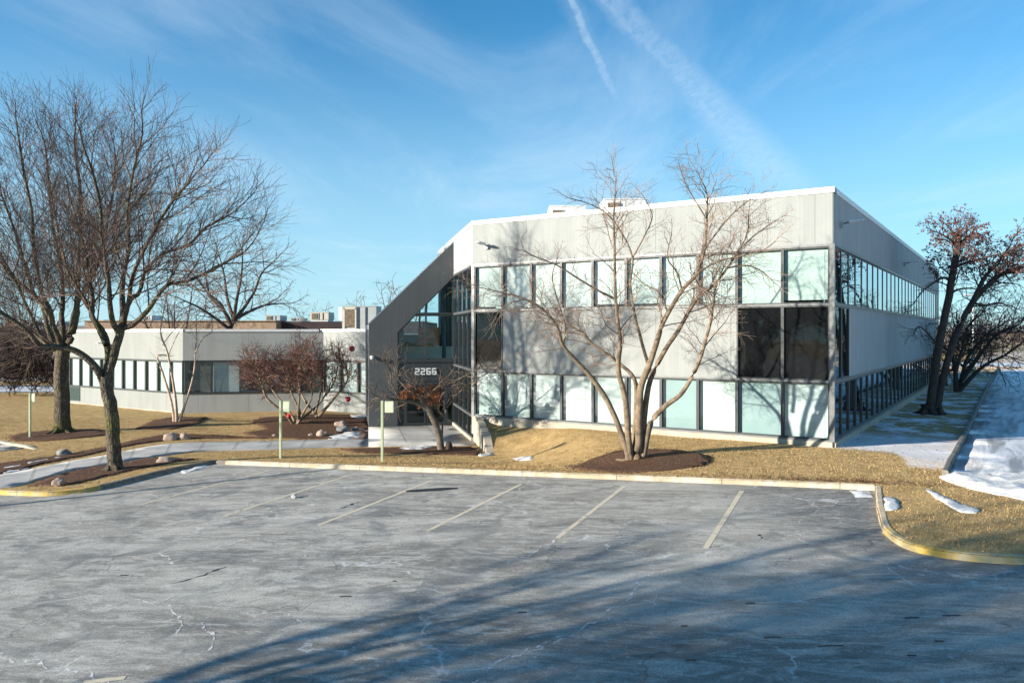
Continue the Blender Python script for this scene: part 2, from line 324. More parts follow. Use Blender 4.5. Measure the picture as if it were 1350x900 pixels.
# ------------------------------------------------------------------ object helpers
COL = scene.collection
ROOT = {}
def tag(o, label=None, cat=None, group=None, kind=None):
    if label: o['label'] = label
    if cat: o['category'] = cat
    if group: o['group'] = group
    if kind: o['kind'] = kind
    return o
def thing(name, label, cat, loc=(0, 0, 0), group=None, rz=0):
    o = bpy.data.objects.new(name, None); COL.objects.link(o); o.location = loc; o.rotation_euler[2] = rz; o.empty_display_size = .3
    ROOT[o.name] = Vector(loc)
    return tag(o, label, cat, group)
class MB:
    def __init__(s): s.v = []; s.f = []; s.smooth = False
    def quad(s, a, b, c, d): i = len(s.v); s.v += [tuple(a), tuple(b), tuple(c), tuple(d)]; s.f.append((i, i + 1, i + 2, i + 3))
    def box8(s, P):
        i = len(s.v); s.v += [tuple(p) for p in P]
        for q in ((0, 3, 2, 1), (4, 5, 6, 7), (0, 1, 5, 4), (1, 2, 6, 5), (2, 3, 7, 6), (3, 0, 4, 7)): s.f.append(tuple(i + k for k in q))
    def box(s, x0, x1, y0, y1, z0, z1):
        s.box8([(x0, y0, z0), (x1, y0, z0), (x1, y1, z0), (x0, y1, z0), (x0, y0, z1), (x1, y0, z1), (x1, y1, z1), (x0, y1, z1)])
    def ob(s, F, s0, s1, n0, n1, z0, z1):
        s.box8([F(s0, n0, z0), F(s1, n0, z0), F(s1, n1, z0), F(s0, n1, z0), F(s0, n0, z1), F(s1, n0, z1), F(s1, n1, z1), F(s0, n1, z1)])
    def prism(s, pts, off):       # closed polygon pts (3d) extruded by off
        n = len(pts); i = len(s.v); s.v += [tuple(p) for p in pts] + [tuple(Vector(p) + Vector(off)) for p in pts]
        s.f.append(tuple(range(i, i + n))); s.f.append(tuple(range(i + 2 * n - 1, i + n - 1, -1)))
        for k in range(n): s.f.append((i + k, i + n + k, i + n + (k + 1) % n, i + (k + 1) % n))
    def tube(s, pts, rads, n=6, cap=True):
        base = len(s.v); m = len(pts)
        for i in range(m):
            a = pts[max(i - 1, 0)]; b = pts[min(i + 1, m - 1)]
            dx, dy, dz = b[0] - a[0], b[1] - a[1], b[2] - a[2]; L = math.sqrt(dx * dx + dy * dy + dz * dz) or 1; dx /= L; dy /= L; dz /= L
            if abs(dz) < .9: ux, uy, uz = -dy, dx, 0.0
            else: ux, uy, uz = 0.0, -dz, dy
            l = math.sqrt(ux * ux + uy * uy + uz * uz); ux /= l; uy /= l; uz /= l
            vx, vy, vz = dy * uz - dz * uy, dz * ux - dx * uz, dx * uy - dy * ux
            r = rads[i]; p = pts[i]
            for k in range(n):
                c = r * CS[n][k][0]; q = r * CS[n][k][1]
                s.v.append((p[0] + ux * c + vx * q, p[1] + uy * c + vy * q, p[2] + uz * c + vz * q))
        for i in range(m - 1):
            for k in range(n):
                k2 = (k + 1) % n; a = base + i * n
                s.f.append((a + k, a + k2, a + n + k2, a + n + k))
        if cap: s.f.append(tuple(base + (m - 1) * n + k for k in range(n))); s.f.append(tuple(base + n - 1 - k for k in range(n)))
    def build(s, name, m, parent=None, smooth=False, fix=False):
        me = bpy.data.meshes.new(name)
        off = Vector((0, 0, 0)); r = parent
        while r is not None:
            if r.type == 'EMPTY': off = ROOT[r.name]; break
            if r.parent is None: break
            r = r.parent
        if parent is None and s.v:
            xs = [q[0] for q in s.v]; ys = [q[1] for q in s.v]; zs = [q[2] for q in s.v]
            off = Vector(((min(xs) + max(xs)) / 2, (min(ys) + max(ys)) / 2, min(zs)))
        ox, oy, oz = off
        me.from_pydata([(a - ox, b - oy, c - oz) for a, b, c in s.v], [], s.f)
        if fix:
            bm = bmesh.new(); bm.from_mesh(me); bmesh.ops.recalc_face_normals(bm, faces=bm.faces); bm.to_mesh(me); bm.free()
        if smooth: me.polygons.foreach_set('use_smooth', [True] * len(me.polygons))
        me.update()
        o = bpy.data.objects.new(name, me); COL.objects.link(o); me.materials.append(m)
        if parent is not None: o.parent = parent
        else: o.location = off
        return o
CS = {n: [(math.cos(6.28318 * k / n), math.sin(6.28318 * k / n)) for k in range(n)] for n in range(3, 25)}
def W(px, py, Y):                                   # a point at distance Y seen in that direction
    return Vector(((px - CX) / FPX * Y, Y, CAMZ - (py - HY) / FPX * Y))

# ------------------------------------------------------------------ terrain
def ss(t): t = max(0.0, min(1.0, t)); return t * t * (3 - 2 * t)
U2 = Vector((.388, .922)); K0 = Vector((9.47, 20.3)); C0 = Vector((11.39, 27.67)); 
FD = Vector((-.8388, .5443)); FN = Vector((-.5443, -.8388)); RD = Vector((.5443, .8388)); RN = Vector((.8388, -.5443))
SD = Vector((-.208, .978)); SN = Vector((-.978, -.208)); ED = Vector((-.978, -.208)); EN = Vector((.208, -.978))
MOD = 1.524
C1 = C0 + FD * (10.33 * MOD)
C2 = C1 + SD * (4.25 * MOD)
def lotz(x, y):
    z = .0475 * (x - 9.5) + .007 * (y - 20.3)
    k = .08
    z = .5 * (z + .02 - math.sqrt((z - .02) ** 2 + k * k)) + k * .3     # levels out on the right
    return max(z, -1.45)
def hgt(x, y):
    dk = (x - K0.x) * U2.x + (y - K0.y) * U2.y
    lz = lotz(x, y) if dk < 0 else lotz(x - U2.x * dk, y - U2.y * dk)
    lz += .12
    zR = lz + (0.0 - lz) * ss(dk / 8.5)
    zL = lz + (-1.0 - lz) * ss(dk / 6.0)
    e = (x - C1.x) * .978 + (y - C1.y) * .208; a = (x - C1.x) * .208 - (y - C1.y) * .978
    if e < .19: z = zL
    else:                                            # the bank follows the stepped wall down to the walk
        wt = .08 - .20 * max(a, 0) if a < 2.5 else (-.42 + (zL + .42) * min(1, a - 2.5) if a < 3.5 else zL)
        z = wt + (zR - wt) * ss((e - .19) / (3.2 + 1.2 * ss((a - 2) / 4)))
    if y > 60: z += (-.12 - z) * ss((y - 60) / 15) * (1 if x > 10 else 0)
    if x > 12: z += -.10 * ss((x - 12) / 10)
    if -16 < x < -7 and 38 < y < 49: z += .16 * math.exp(-((x + 11.5) ** 2 + (y - 44) ** 2) / 5.0)     # planting berm
    if -22 < x < -15 and 40 < y < 47: z += .22 * math.exp(-((x + 18) ** 2 / 4 + (y - 44) ** 2 / 3))
    z += .03 * noise.noise(Vector((x * .5, y * .5, 0)))
    if y > 150: z += 0.0
    return z
def G(px, py, h=hgt):                               # where the line of sight meets the ground
    Y = 25.0
    for _ in range(40):
        z = h((px - CX) / FPX * Y, Y); Y = .5 * Y + .5 * (CAMZ - z) * FPX / max(py - HY, 2)
    x = (px - CX) / FPX * Y
    return Vector((x, Y, h(x, Y)))
def inpoly(x, y, P):
    c = False; j = len(P) - 1
    for i in range(len(P)):
        if (P[i][1] > y) != (P[j][1] > y) and x < (P[j][0] - P[i][0]) * (y - P[i][1]) / (P[j][1] - P[i][1]) + P[i][0]: c = not c
        j = i
    return c
def resample(P, step, closed=False):
    Q = list(P) + ([P[0]] if closed else []); out = [tuple(Q[0])]
    for a, b in zip(Q[:-1], Q[1:]):
        L = math.hypot(b[0] - a[0], b[1] - a[1]); n = max(1, int(round(L / step)))
        for k in range(1, n + 1): out.append((a[0] + (b[0] - a[0]) * k / n, a[1] + (b[1] - a[1]) * k / n))
    if closed: out.pop()
    return out
def catmull(P, n=6):
    out = []
    for i in range(len(P) - 1):
        p0 = P[max(i - 1, 0)]; p1 = P[i]; p2 = P[i + 1]; p3 = P[min(i + 2, len(P) - 1)]
        for k in range(n):
            t = k / n
            out.append(tuple(.5 * (2 * p1[c] + (p2[c] - p0[c]) * t + (2 * p0[c] - 5 * p1[c] + 4 * p2[c] - p3[c]) * t * t + (3 * p1[c] - p0[c] - 3 * p2[c] + p3[c]) * t ** 3) for c in range(len(p1))))
    out.append(tuple(P[-1])); return out
def sheet(name, polys, keep, pts, hf, m, off=0.0, skirt=0.0, kind='structure', smooth=True):
    """triangulated sheet: constraint outlines + inner points, only faces whose centre passes keep()"""
    V = []; E_ = []
    for P in polys:
        i0 = len(V); V += [Vector(p[:2]) for p in P]; E_ += [(i0 + k, i0 + (k + 1) % len(P)) for k in range(len(P))]
    V += [Vector(p) for p in pts]
    r = delaunay_2d_cdt(V, E_, [], 0, 1e-4); vv, ff = r[0], r[2]
    b = MB(); b.v = [(p.x, p.y, hf(p.x, p.y) + off) for p in vv]
    for f in ff:
        cx = sum(vv[i].x for i in f) / len(f); cy = sum(vv[i].y for i in f) / len(f)
        if keep(cx, cy): b.f.append(tuple(f))
    if skirt:
        cnt = {}
        for f in b.f:
            for k in range(len(f)):
                e = (f[k], f[(k + 1) % len(f)]); cnt[e] = 1
        low = {}
        for (a, c) in list(cnt):
            if (c, a) not in cnt:
                for q in (a, c):
                    if q not in low: low[q] = len(b.v); x, y, z = b.v[q]; b.v.append((x, y, z - skirt))
                b.f.append((c, a, low[a], low[c]))
    used = sorted({i for f in b.f for i in f}); mp = {u: i for i, u in enumerate(used)}
    b.v = [b.v[u] for u in used]; b.f = [tuple(mp[i] for i in f) for f in b.f]
    o = b.build(name, m, None, smooth=False)
    if smooth: o.data.polygons.foreach_set('use_smooth', [True] * len(o.data.polygons))
    tag(o, kind=kind); return o
def grid(x0, x1, y0, y1, st, jit=.25):
    out = []; y = y0
    while y < y1:
        x = x0
        while x < x1:
            out.append((x + random.uniform(-jit, jit) * st, y + random.uniform(-jit, jit) * st)); x += st
        y += st
    return out

lotG = lambda px, py: tuple(G(px, py, lotz)[:2])
k_left = [(-75, 16), (-40, 22.5), (-24, 25.0)] + [lotG(*q) for q in ((-60, 649), (0, 652), (35, 653.5), (62, 653.8), (95, 651), (124, 647), (174, 635), (218, 624), (255, 616), (282, 611.5))]
k_main = [lotG(*q) for q in ((296, 612), (1153, 646.5))]
k_right = [lotG(*q) for q in ((1153, 646.5), (1154.7, 670), (1161, 696), (1170, 708.5), (1191, 722), (1215, 729.5), (1253, 736.5), (1301, 741.5), (1350, 744), (1420, 746))]
k_right += [(k_right[-1][0] + 2.0 * q, k_right[-1][1] - .15 * q) for q in range(1, 9)] + [(60, 8)]
kl = catmull(k_left, 5); kr = [k_right[0]] + catmull(k_right[1:-1], 4) + [k_right[-1]]
edge = kl + [k_main[0]] + kr[:]
lotpoly = resample(edge, .5) + [(80, 8), (80, -70), (-95, -70), (-95, 16)]
inlot = lambda x, y: inpoly(x, y, lotpoly)
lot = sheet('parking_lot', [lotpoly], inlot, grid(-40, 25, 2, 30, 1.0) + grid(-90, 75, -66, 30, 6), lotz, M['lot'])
# drive on the right
drv_l = [tuple(G(px, py)[:2]) for px, py in ((1251, 628), (1257, 612), (1280.5, 563.7), (1303, 512), (1315, 488))]
d0 = Vector(drv_l[-1]); dd = (Vector(drv_l[-1]) - Vector(drv_l[1])).normalized(); d1 = d0 + dd * 14
drivepoly = drv_l + [tuple(d1), tuple(d1 + Vector((11, -3))), tuple(Vector(drv_l[0]) + Vector((9.5, -.6))), tuple(Vector(drv_l[0]) + Vector((4.5, -.2)))]
drivepoly = resample(drivepoly, 1.0, True)
plaza = [C2 + SD * -.05 + ED * .0, C2 + ED * 4.59, C2 + ED * 4.59 - SD * 0.1]
e1 = C2 + ED * 4.59
pz = [tuple(C2), tuple(C1 - SD * .6)] + [tuple(G(px, py, lambda x, y: -1.0)[:2]) for px, py in ((624, 588), (560, 587.5), (486, 588.5))] + [tuple(e1 + ED * .02)]
plazapoly = resample(pz, .7, True)
bld = [tuple(C0 - RD * -.1 - FD * -.1), tuple(C1 + FD * -.1 + Vector((.2, .3))), tuple(C2 + Vector((.2, .2))), tuple(C2 + ED * 2 + Vector((0, 3)))]
S14p = C1 + SD * 14
bldpoly = [tuple(C0 + RD * .15 + FD * .15), tuple(C1 - FD * .25 + RD * .15), tuple(C2 + Vector((.2, .0))), tuple(S14p + Vector((.3, 0))), tuple(C0 + RD * 42 + FD * 12), tuple(C0 + RD * 42 + FD * .15)]
wall_l = [tuple(C1 + Vector((.978, .208)) * e - SD * a) for e, a in ((.05, -.02), (.05, 3.5), (.33, 3.5), (.33, -.02))]
def keep_lawn(x, y): return not inlot(x, y) and not inpoly(x, y, plazapoly) and not inpoly(x, y, bldpoly) and not inpoly(x, y, wall_l)
out_pts = grid(-1500, 1500, -200, 2400, 150) + grid(-150, 180, -80, 260, 14)
def farh(x, y): return hgt(x, y)
big = [(-1600, -260), (1600, -260), (1600, 2600), (-1600, 2600)]
lawn = sheet('lawn', [big, lotpoly, plazapoly, bldpoly, resample(wall_l, .3, True)], lambda x, y: keep_lawn(x, y) and -1600 < x < 1600, grid(-36, 34, 12, 62, .42) + grid(-60, 60, 62, 120, 2.2) + [p for p in out_pts if not (-38 < p[0] < 36 and 10 < p[1] < 64)], farh, M['grass'])
def drape(name, poly, m, off, step=.6, skirt=.08, hf=hgt, kind='structure', rough=None):
    xs = [p[0] for p in poly]; ys = [p[1] for p in poly]
    pts = [p for p in grid(min(xs), max(xs), min(ys), max(ys), step, .2) if inpoly(p[0], p[1], poly)]
    return sheet(name, [poly], lambda x, y: inpoly(x, y, poly), pts, (lambda x, y: hf(x, y) + (rough(x, y) if rough else 0)), m, off, skirt, kind)
drape('driveway', drivepoly, M['drive'], .02, 1.5)
drape('plaza_paving', plazapoly, M['walk'], .0, 2.0, .12, hf=lambda x, y: -.955)
gp = lambda pts: [tuple(G(px, py)[:2]) for px, py in pts]
up = gp([(487, 579.5), (420, 580.5), (350, 582.2), (270, 583.8), (218, 586.5), (180, 592.5), (140, 601), (60, 615.5), (0, 627), (-60, 636)])
dn = gp([(-60, 650), (0, 644), (28, 640), (65, 629), (103, 619), (160, 609.5), (200, 603), (230, 599), (268, 595), (350, 593), (420, 590.5), (487, 588.6)])
walkpoly = resample(catmull(up, 3) + catmull(dn, 3), .7, True)
drape('sidewalk', walkpoly, M['walk'], .05, .6, .1)
j = MB()
for px in (445, 402, 358, 313, 268, 224, 176, 135, 90, 45):         # joints across the walk
    a = None
    top = min(up, key=lambda q: abs(CX + FPX * q[0] / q[1] - px)); bot = min(dn, key=lambda q: abs(CX + FPX * q[0] / q[1] - (px - 9)))
    def at(line, p):
        for q, r_ in zip(line[:-1], line[1:]):
            pa = CX + FPX * q[0] / q[1]; pb = CX + FPX * r_[0] / r_[1]
            if min(pa, pb) <= p <= max(pa, pb): k = (p - pa) / (pb - pa); return Vector((q[0] + (r_[0] - q[0]) * k, q[1] + (r_[1] - q[1]) * k))
    A = at(up, px); B = at(dn, px - 7)
    if A is None or B is None: continue
    n_ = 6
    for k in range(n_):
        p = A.lerp(B, k / n_); q = A.lerp(B, (k + 1) / n_); d_ = Vector((.012, 0))
        j.quad((p.x - .012, p.y, hgt(p.x, p.y) + .066), (q.x - .012, q.y, hgt(q.x, q.y) + .066), (q.x + .012, q.y, hgt(q.x, q.y) + .066), (p.x + .012, p.y, hgt(p.x, p.y) + .066))
tag(j.build('sidewalk_joint', M['kerb_dark']), kind='structure')
bp = gp([(455, 566), (484.5, 565), (485, 579), (452, 579.5)])
drape('brick_paving', resample(bp, .5, True), M['pavers'], .04, .5)
# plaza joints
j = MB()
for s0 in (1.53, 3.06):
    a = C2 + ED * s0; b_ = a - SD * 6.3
    dv = ED * .012
    j.quad((a.x - dv.x, a.y - dv.y, -.951), (b_.x - dv.x, b_.y - dv.y, -.951), (b_.x + dv.x, b_.y + dv.y, -.951), (a.x + dv.x, a.y + dv.y, -.951))
tag(j.build('plaza_joint', M['kerb_dark']), kind='structure')
def blob(cx, cy, rx, ry, n=40, jit=.12, rot=0, seed=0):
    out = []
    for k in range(n):
        a = 6.28318 * k / n; r = 1 + jit * 2 * noise.noise(Vector((math.cos(a) * 1.5 + seed, math.sin(a) * 1.5, seed * 1.7)))
        x = math.cos(a) * rx * r; y = math.sin(a) * ry * r
        out.append((cx + x * math.cos(rot) - y * math.sin(rot), cy + x * math.sin(rot) + y * math.cos(rot)))
    return out
bumpf = lambda x, y: .03 * noise.noise(Vector((x * 3, y * 3, 2)))
def mulch(poly): return drape('mulch_bed', poly, M['mulch'], .045, .35, .1, rough=bumpf)
tD = G(838, 606)
mulch(blob(tD.x + .1, tD.y - .35, 2.2, 2.15, jit=.05, seed=3))
tA = G(82, 572); mulch(blob(tA.x + .3, tA.y - .3, 2.3, 1.6, jit=.12, seed=5))
# long bed between walk and left kerb, under tree B
mulch(resample(gp([(36, 641), (72, 629), (110, 619), (160, 611), (205, 604), (232, 604), (262, 606), (215, 612), (165, 622), (120, 633), (80, 641)]), .4, True))
# bed north of the walk around the rocks
mulch(resample(gp([(-40, 634), (0, 625), (60, 611), (120, 599), (180, 586), (215, 581), (290, 578), (352, 578), (300, 575), (220, 572), (190, 578), (150, 588), (70, 602), (-40, 618)]), .4, True))
mulch(resample(gp([(178, 566), (205, 554), (240, 549), (275, 551), (262, 558), (225, 566)]), .4, True))
# large bed round the red shrub
mulch(resample(gp([(330, 556), (345, 551), (420, 546), (484, 549), (484, 566), (455, 567), (450, 578), (400, 579), (345, 577), (320, 571), (352, 566)]), .4, True))
mulch(resample(gp([(450, 592.5), (560, 590), (621, 590), (632, 596), (630, 600), (540, 598), (470, 597)]), .4, True))
# small second car park on the far left
lp = gp([(-70, 577), (-10, 583), (30, 590.5), (28, 592), (-10, 596), (-70, 600)])
drape('parking_bay', resample(lp, .5, True), M['lot'], .03, .8)

def kerb(pts, m, hf, name='kerb', wd=.17, hh=.14, side=1, taper=False):
    P = [Vector(p[:2]) for p in resample(pts, .35)]; b = MB(); rings = []
    n = len(P)
    for i, p in enumerate(P):
        d = (P[min(i + 1, n - 1)] - P[max(i - 1, 0)]).normalized(); nn = Vector((-d.y, d.x)) * side
        z = hf(p.x, p.y); h1 = hh * (min(1, i / 3, (n - 1 - i) / 3) if taper else 1)
        q = p + nn * wd
        prof = [(0.0, -.12), (.012, h1 - .03), (.04, h1), (wd - .03, h1 + .004), (wd, h1 - .02), (wd, -.12)]
        rings.append([(p.x + nn.x * a, p.y + nn.y * a, z + c + .005 * noise.noise(Vector((p.x * 2, p.y * 2, a * 9)))) for a, c in prof])
    m_ = len(prof)
    for r in rings: b.v += r
    for i in range(n - 1):
        for k in range(m_ - 1):
            a = i * m_ + k; b.f.append((a, a + 1, a + m_ + 1, a + m_))
    b.f.append(tuple(range(m_))); b.f.append(tuple((n - 1) * m_ + m_ - 1 - k for k in range(m_)))
    return tag(b.build(name, m, None, smooth=False, fix=True), kind='structure')
iy = next(i for i, p in enumerate(kl) if CX + FPX * p[0] / p[1] > 132 and p[1] < 40 and p[0] > -22)
kerb(kl[:iy + 1], M['kerb_yellow'], lotz); kerb(kl[iy:] + [k_main[0]], M['kerb_dark'], lotz)
kerb(k_main, M['kerb'], lotz)
ir = next(i for i, p in enumerate(kr) if CX + FPX * p[0] / p[1] > 1163 and i > 3)
kerb(kr[:ir + 1], M['kerb'], lotz); kerb(kr[ir:], M['kerb_yellow'], lotz)
kerb(drv_l + [tuple(d1)], M['kerb_dark'], hgt, side=1, hh=.17)
kerb(gp([(-70, 577.5), (-10, 583), (22, 588.5), (46, 592.5)]), M['kerb'], hgt, wd=.25, hh=.11, taper=True)

# painted stall stripes, perpendicular to the kerb
def strip(name, pts, wd, m, off=.004, hf=lotz, wf=None, step=.3):
    P = [Vector(p[:2]) for p in resample(pts, step)]; b = MB(); n = len(P)
    for i, p in enumerate(P):
        d = (P[min(i + 1, n - 1)] - P[max(i - 1, 0)]).normalized(); nn = Vector((-d.y, d.x)); ww = wd * (wf(i, n) if wf else 1) / 2
        for s_ in (-1, 1): q = p + nn * ww * s_; b.v.append((q.x, q.y, hf(q.x, q.y) + off))
    for i in range(n - 1): b.f.append((2 * i, 2 * i + 1, 2 * i + 3, 2 * i + 2))
    return tag(b.build(name, m, None), kind='structure')
for a, b_ in (((978, 647), (930, 723)), ((823, 641), (735, 709)), ((687, 638), (563, 700)), ((570, 633), (420, 692)), ((458, 627), (296, 680)), ((355, 620), (185, 665)), ((165, 893), (110, 899))):
    strip('parking_stripe', [lotG(*a), lotG(*b_)], .12, M['stripe'], .005)
rc = random.Random(5)
def crack(pts, wd, m):
    P = [lotG(*q) for q in pts]; Q = resample(P, .07); out = []; wx = wy = 0
    for i, (x, y) in enumerate(Q):
        wx = wx * .8 + rc.gauss(0, .022); wy = wy * .8 + rc.gauss(0, .03)
        out.append((x + wx + .08 * noise.noise(Vector((x * 2.3, y * 2.3, 1))), y + wy + .14 * noise.noise(Vector((x * 2, y * 2, 5)))))
    strip('pavement_crack', out, wd, m, .0045, step=.07, wf=lambda i, n: max(.12, noise.noise(Vector((out[0][0] + i * .35, 3, 1))) * 1.5 + rc.uniform(.3, .8)))
for pts, wd in (([(618, 900), (665, 868), (720, 847), (790, 818), (830, 786), (848, 760), (868, 752), (895, 751)], .05), ([(668, 742), (697, 735), (725, 716), (738, 706)], .045),
                ([(50, 823), (110, 806), (176, 790), (205, 795), (218, 792), (226, 800), (240, 820), (238, 838)], .05), ([(218, 792), (237, 783)], .04), ([(160, 803), (210, 793)], .03),
                ([(262, 822), (283, 840), (275, 858)], .05), ([(0, 864), (60, 875), (110, 885), (158, 899)], .05), ([(0, 778), (30, 784), (70, 787), (100, 790), (135, 784)], .03),
                ([(276, 724), (300, 718), (325, 711)], .05), ([(210, 728), (222, 738), (226, 745)], .06), ([(330, 741), (374, 732)], .035), ([(1190, 848), (1290, 858)], .03), ([(340, 806), (380, 812), (405, 824)], .03)):
    crack(pts, wd, M['crackw'])
for pts, wd in (([(226, 768), (248, 763), (270, 756), (300, 745)], .06), ([(450, 671), (474, 660)], .09), ([(960, 668), (966, 661)], .08), ([(995, 703), (1008, 710)], .07)):
    crack(pts, wd, M['tar'])
tp = G(569, 646, lotz); strip('tar_patch', [(tp.x - .75, tp.y + .02), (tp.x + .75, tp.y + .12)], .42, M['tar'], .006, wf=lambda i, n: (.35 + .65 * math.sin(3.1416 * (i + .5) / n)) * (1 + .15 * math.sin(i * 2.1)))
for px, py, l in ((1254, 811, .28), (1202, 814, .22), (1018, 840, .25), (1095, 851, .35), (989, 795, .15), (1238, 845, .12), (1202, 864, .12), (688, 807, .14), (455, 786, .2), (163, 758, .15), (911, 870, .15), (520, 766, .07), (902, 825, .1)):
    q = G(px, py, lotz); strip('asphalt_chip', [(q.x - l / 2, q.y), (q.x, q.y + .01), (q.x + l / 2, q.y - .01)], .06, M['tar'], .006, wf=lambda i, n: .8)

# ------------------------------------------------------------------ building
def frame_fn(o, d, n): return lambda s, nn, z: (o.x + d.x * s + n.x * nn, o.y + d.y * s + n.y * nn, z)
ZB, ZL0, ZL1, ZS, ZW, ZT = 0.0, .195, 2.295, 5.12, 7.157, 9.253
bt = thing('office_building', 'pale grey two storey office building with a low wing and a sloped charcoal entrance wall', 'building', (C0.x, C0.y, 0))
FF = frame_fn(C0, FD, FN); FR = frame_fn(C0, RD, RN); FS = frame_fn(C1, SD, SN); FE = frame_fn(C2, ED, EN)
def band(F, s0, s1, z0, z1, m, name='wall', n0=-.3, n1=0.0):
    b = MB(); b.ob(F, s0, s1, n0, n1, z0, z1); return b.build(name, m, bt)
def window(F, s0, s1, z0, z1, gm, blind=None, fw=.055, name='window', bl=.13, mid=None):
    b = MB(); pr, pd = ((.012, -.012) if z0 > 3 else (.03, -.02)) if F is FR else (.035, -.04)
    b.ob(F, s0, s0 + fw, -.10, pr, z0, z1); b.ob(F, s1 - fw, s1, -.10, pr, z0, z1)
    b.ob(F, s0 + fw, s1 - fw, -.10, pr - .005, z0, z0 + fw); b.ob(F, s0 + fw, s1 - fw, -.10, pr - .005, z1 - fw, z1)
    if mid: b.ob(F, s0 + fw, s1 - fw, -.08, .02, mid - .03, mid + .03)
    wn = b.build(name, M['frame'], bt)
    p = MB(); q = [F(s0 + fw - .01, pd, z0 + fw - .01), F(s1 - fw + .01, pd, z0 + fw - .01), F(s1 - fw + .01, pd, z1 - fw + .01), F(s0 + fw - .01, pd, z1 - fw + .01)]
    if (Vector(q[1]) - Vector(q[0])).cross(Vector((0, 0, 1))).dot(Vector(F(0, 1, 0)) - Vector(F(0, 0, 0))) < 0: q.reverse()      # panes face outwards
    p.quad(*q); p.build('pane', gm, wn)
    if blind:
        zb = z0 + .02 + random.choice((0, 0, 0, 0, .12, .03)) * (1 if z0 > 3 else 0)
        q = MB(); q.ob(F, s0 + .02, s1 - .02, -bl - .03, -bl, zb, z1 - .02); q.build('blind', blind, wn)
    return wn
LF = 10.33 * MOD
tF = [0.0, 1.14, 2.247, 3.247, 4.247, 5.247, 6.247, 7.247, 8.247, 9.247, 10.33]
sF = [t * MOD for t in tF]
CO = .16                                              # corner post width
band(FF, .0, LF, -.6, ZL0, M['concrete'], 'foundation', -.3, .10)
LR = 29.0 * MOD
band(FR, .0, LR, -.9, ZL0 - .002, M['concrete'], 'foundation', -.3, .101)
band(FF, .003, LF - .003, ZW + .08, ZT - .20, M['panel'], 'wall', -.3, .02)
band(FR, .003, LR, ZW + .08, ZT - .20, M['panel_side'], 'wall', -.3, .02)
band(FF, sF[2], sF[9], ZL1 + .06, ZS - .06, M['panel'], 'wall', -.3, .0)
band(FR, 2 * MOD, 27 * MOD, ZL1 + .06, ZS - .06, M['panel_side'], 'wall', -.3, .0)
# parapet cap: white metal coping
b = MB(); b.ob(FF, -.06, LF + .05, -.4, .06, ZT - .20, ZT); b.ob(FR, .4, LR, -.4, .06, ZT - .20, ZT); b.ob(FS, .3, 14, -.4, .06, ZT - .20, ZT); b.ob(FR, .0, .4, -.06, .06, ZT - .20, ZT - .001)
b.build('parapet_cap', M['cap'], bt)
# horizontal rails
for F, L, a in ((FF, LF, .1), (FR, 27.2 * MOD, .1)):
    b = MB()
    b.ob(F, a, L, -.1, .06, ZW, ZW + .08); b.ob(F, a, L, -.1, .055, ZS - .06, ZS); b.ob(F, a, L, -.1, .055, ZL1, ZL1 + .06); b.ob(F, a, L, -.1, .07, ZL0, ZL0 + .06)
    b.build('window_rail', M['rail'], bt)
b = MB(); b.ob(FF, -.07, .1, -.1, .07, ZL0, ZW + .082); b.build('corner_post', M['rail'], bt)
b = MB(); b.ob(FF, LF - .1, LF + .05, -.12, .06, ZL0, ZW + .082); b.build('corner_post', M['rail'], bt)
bl = ['blind', 'blind', 'blind', 'blind2', 'blind', 'blind', 'blind2', 'blind2', 'blind2', 'blind']
for i in range(10):
    s0, s1 = sF[i] + (.1 if i == 0 else 0), sF[i + 1] - (.1 if i == 9 else 0)
    window(FF, s0, s1, ZS, ZW, M['glass'], M[('blind_mint', 'blind_mint', 'blind3', 'blind', 'blind', 'blind2', 'blind2', 'blind2', 'blind2', 'blind')[i]])
    window(FF, s0, s1, ZL0 + .06, ZL1, M['glass'], M[('blind3', 'blind_teal', 'blind', 'blind_teal', 'blind', 'blind', 'blind2', 'blind', 'blind', 'blind_mint')[i]])
for i in (0, 1, 9):
    s0, s1 = sF[i] + (.1 if i == 0 else 0), sF[i + 1] - (.1 if i == 9 else 0)
    window(FF, s0, s1, ZL1 + .06, ZS - .06, M['spandrel'], None, name='spandrel_panel')
for i in range(27):
    window(FR, i * MOD + (.1 if i == 0 else 0), (i + 1) * MOD, ZS, ZW, M['glass_side'], M['blind'] if i % 5 in (1, 2, 4) else M['blind3'], fw=.06, bl=.3)
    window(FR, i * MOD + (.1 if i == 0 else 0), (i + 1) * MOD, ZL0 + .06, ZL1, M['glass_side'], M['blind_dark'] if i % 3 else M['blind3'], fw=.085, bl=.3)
for i in (0, 1): window(FR, i * MOD + (.1 if i == 0 else 0), (i + 1) * MOD, ZL1 + .06, ZS - .06, M['spandrel'], None, fw=.07, name='spandrel_panel')
band(FR, 27 * MOD, LR, ZL0, ZW + .08, M['frame'], 'end_wall', -.3, -.02)
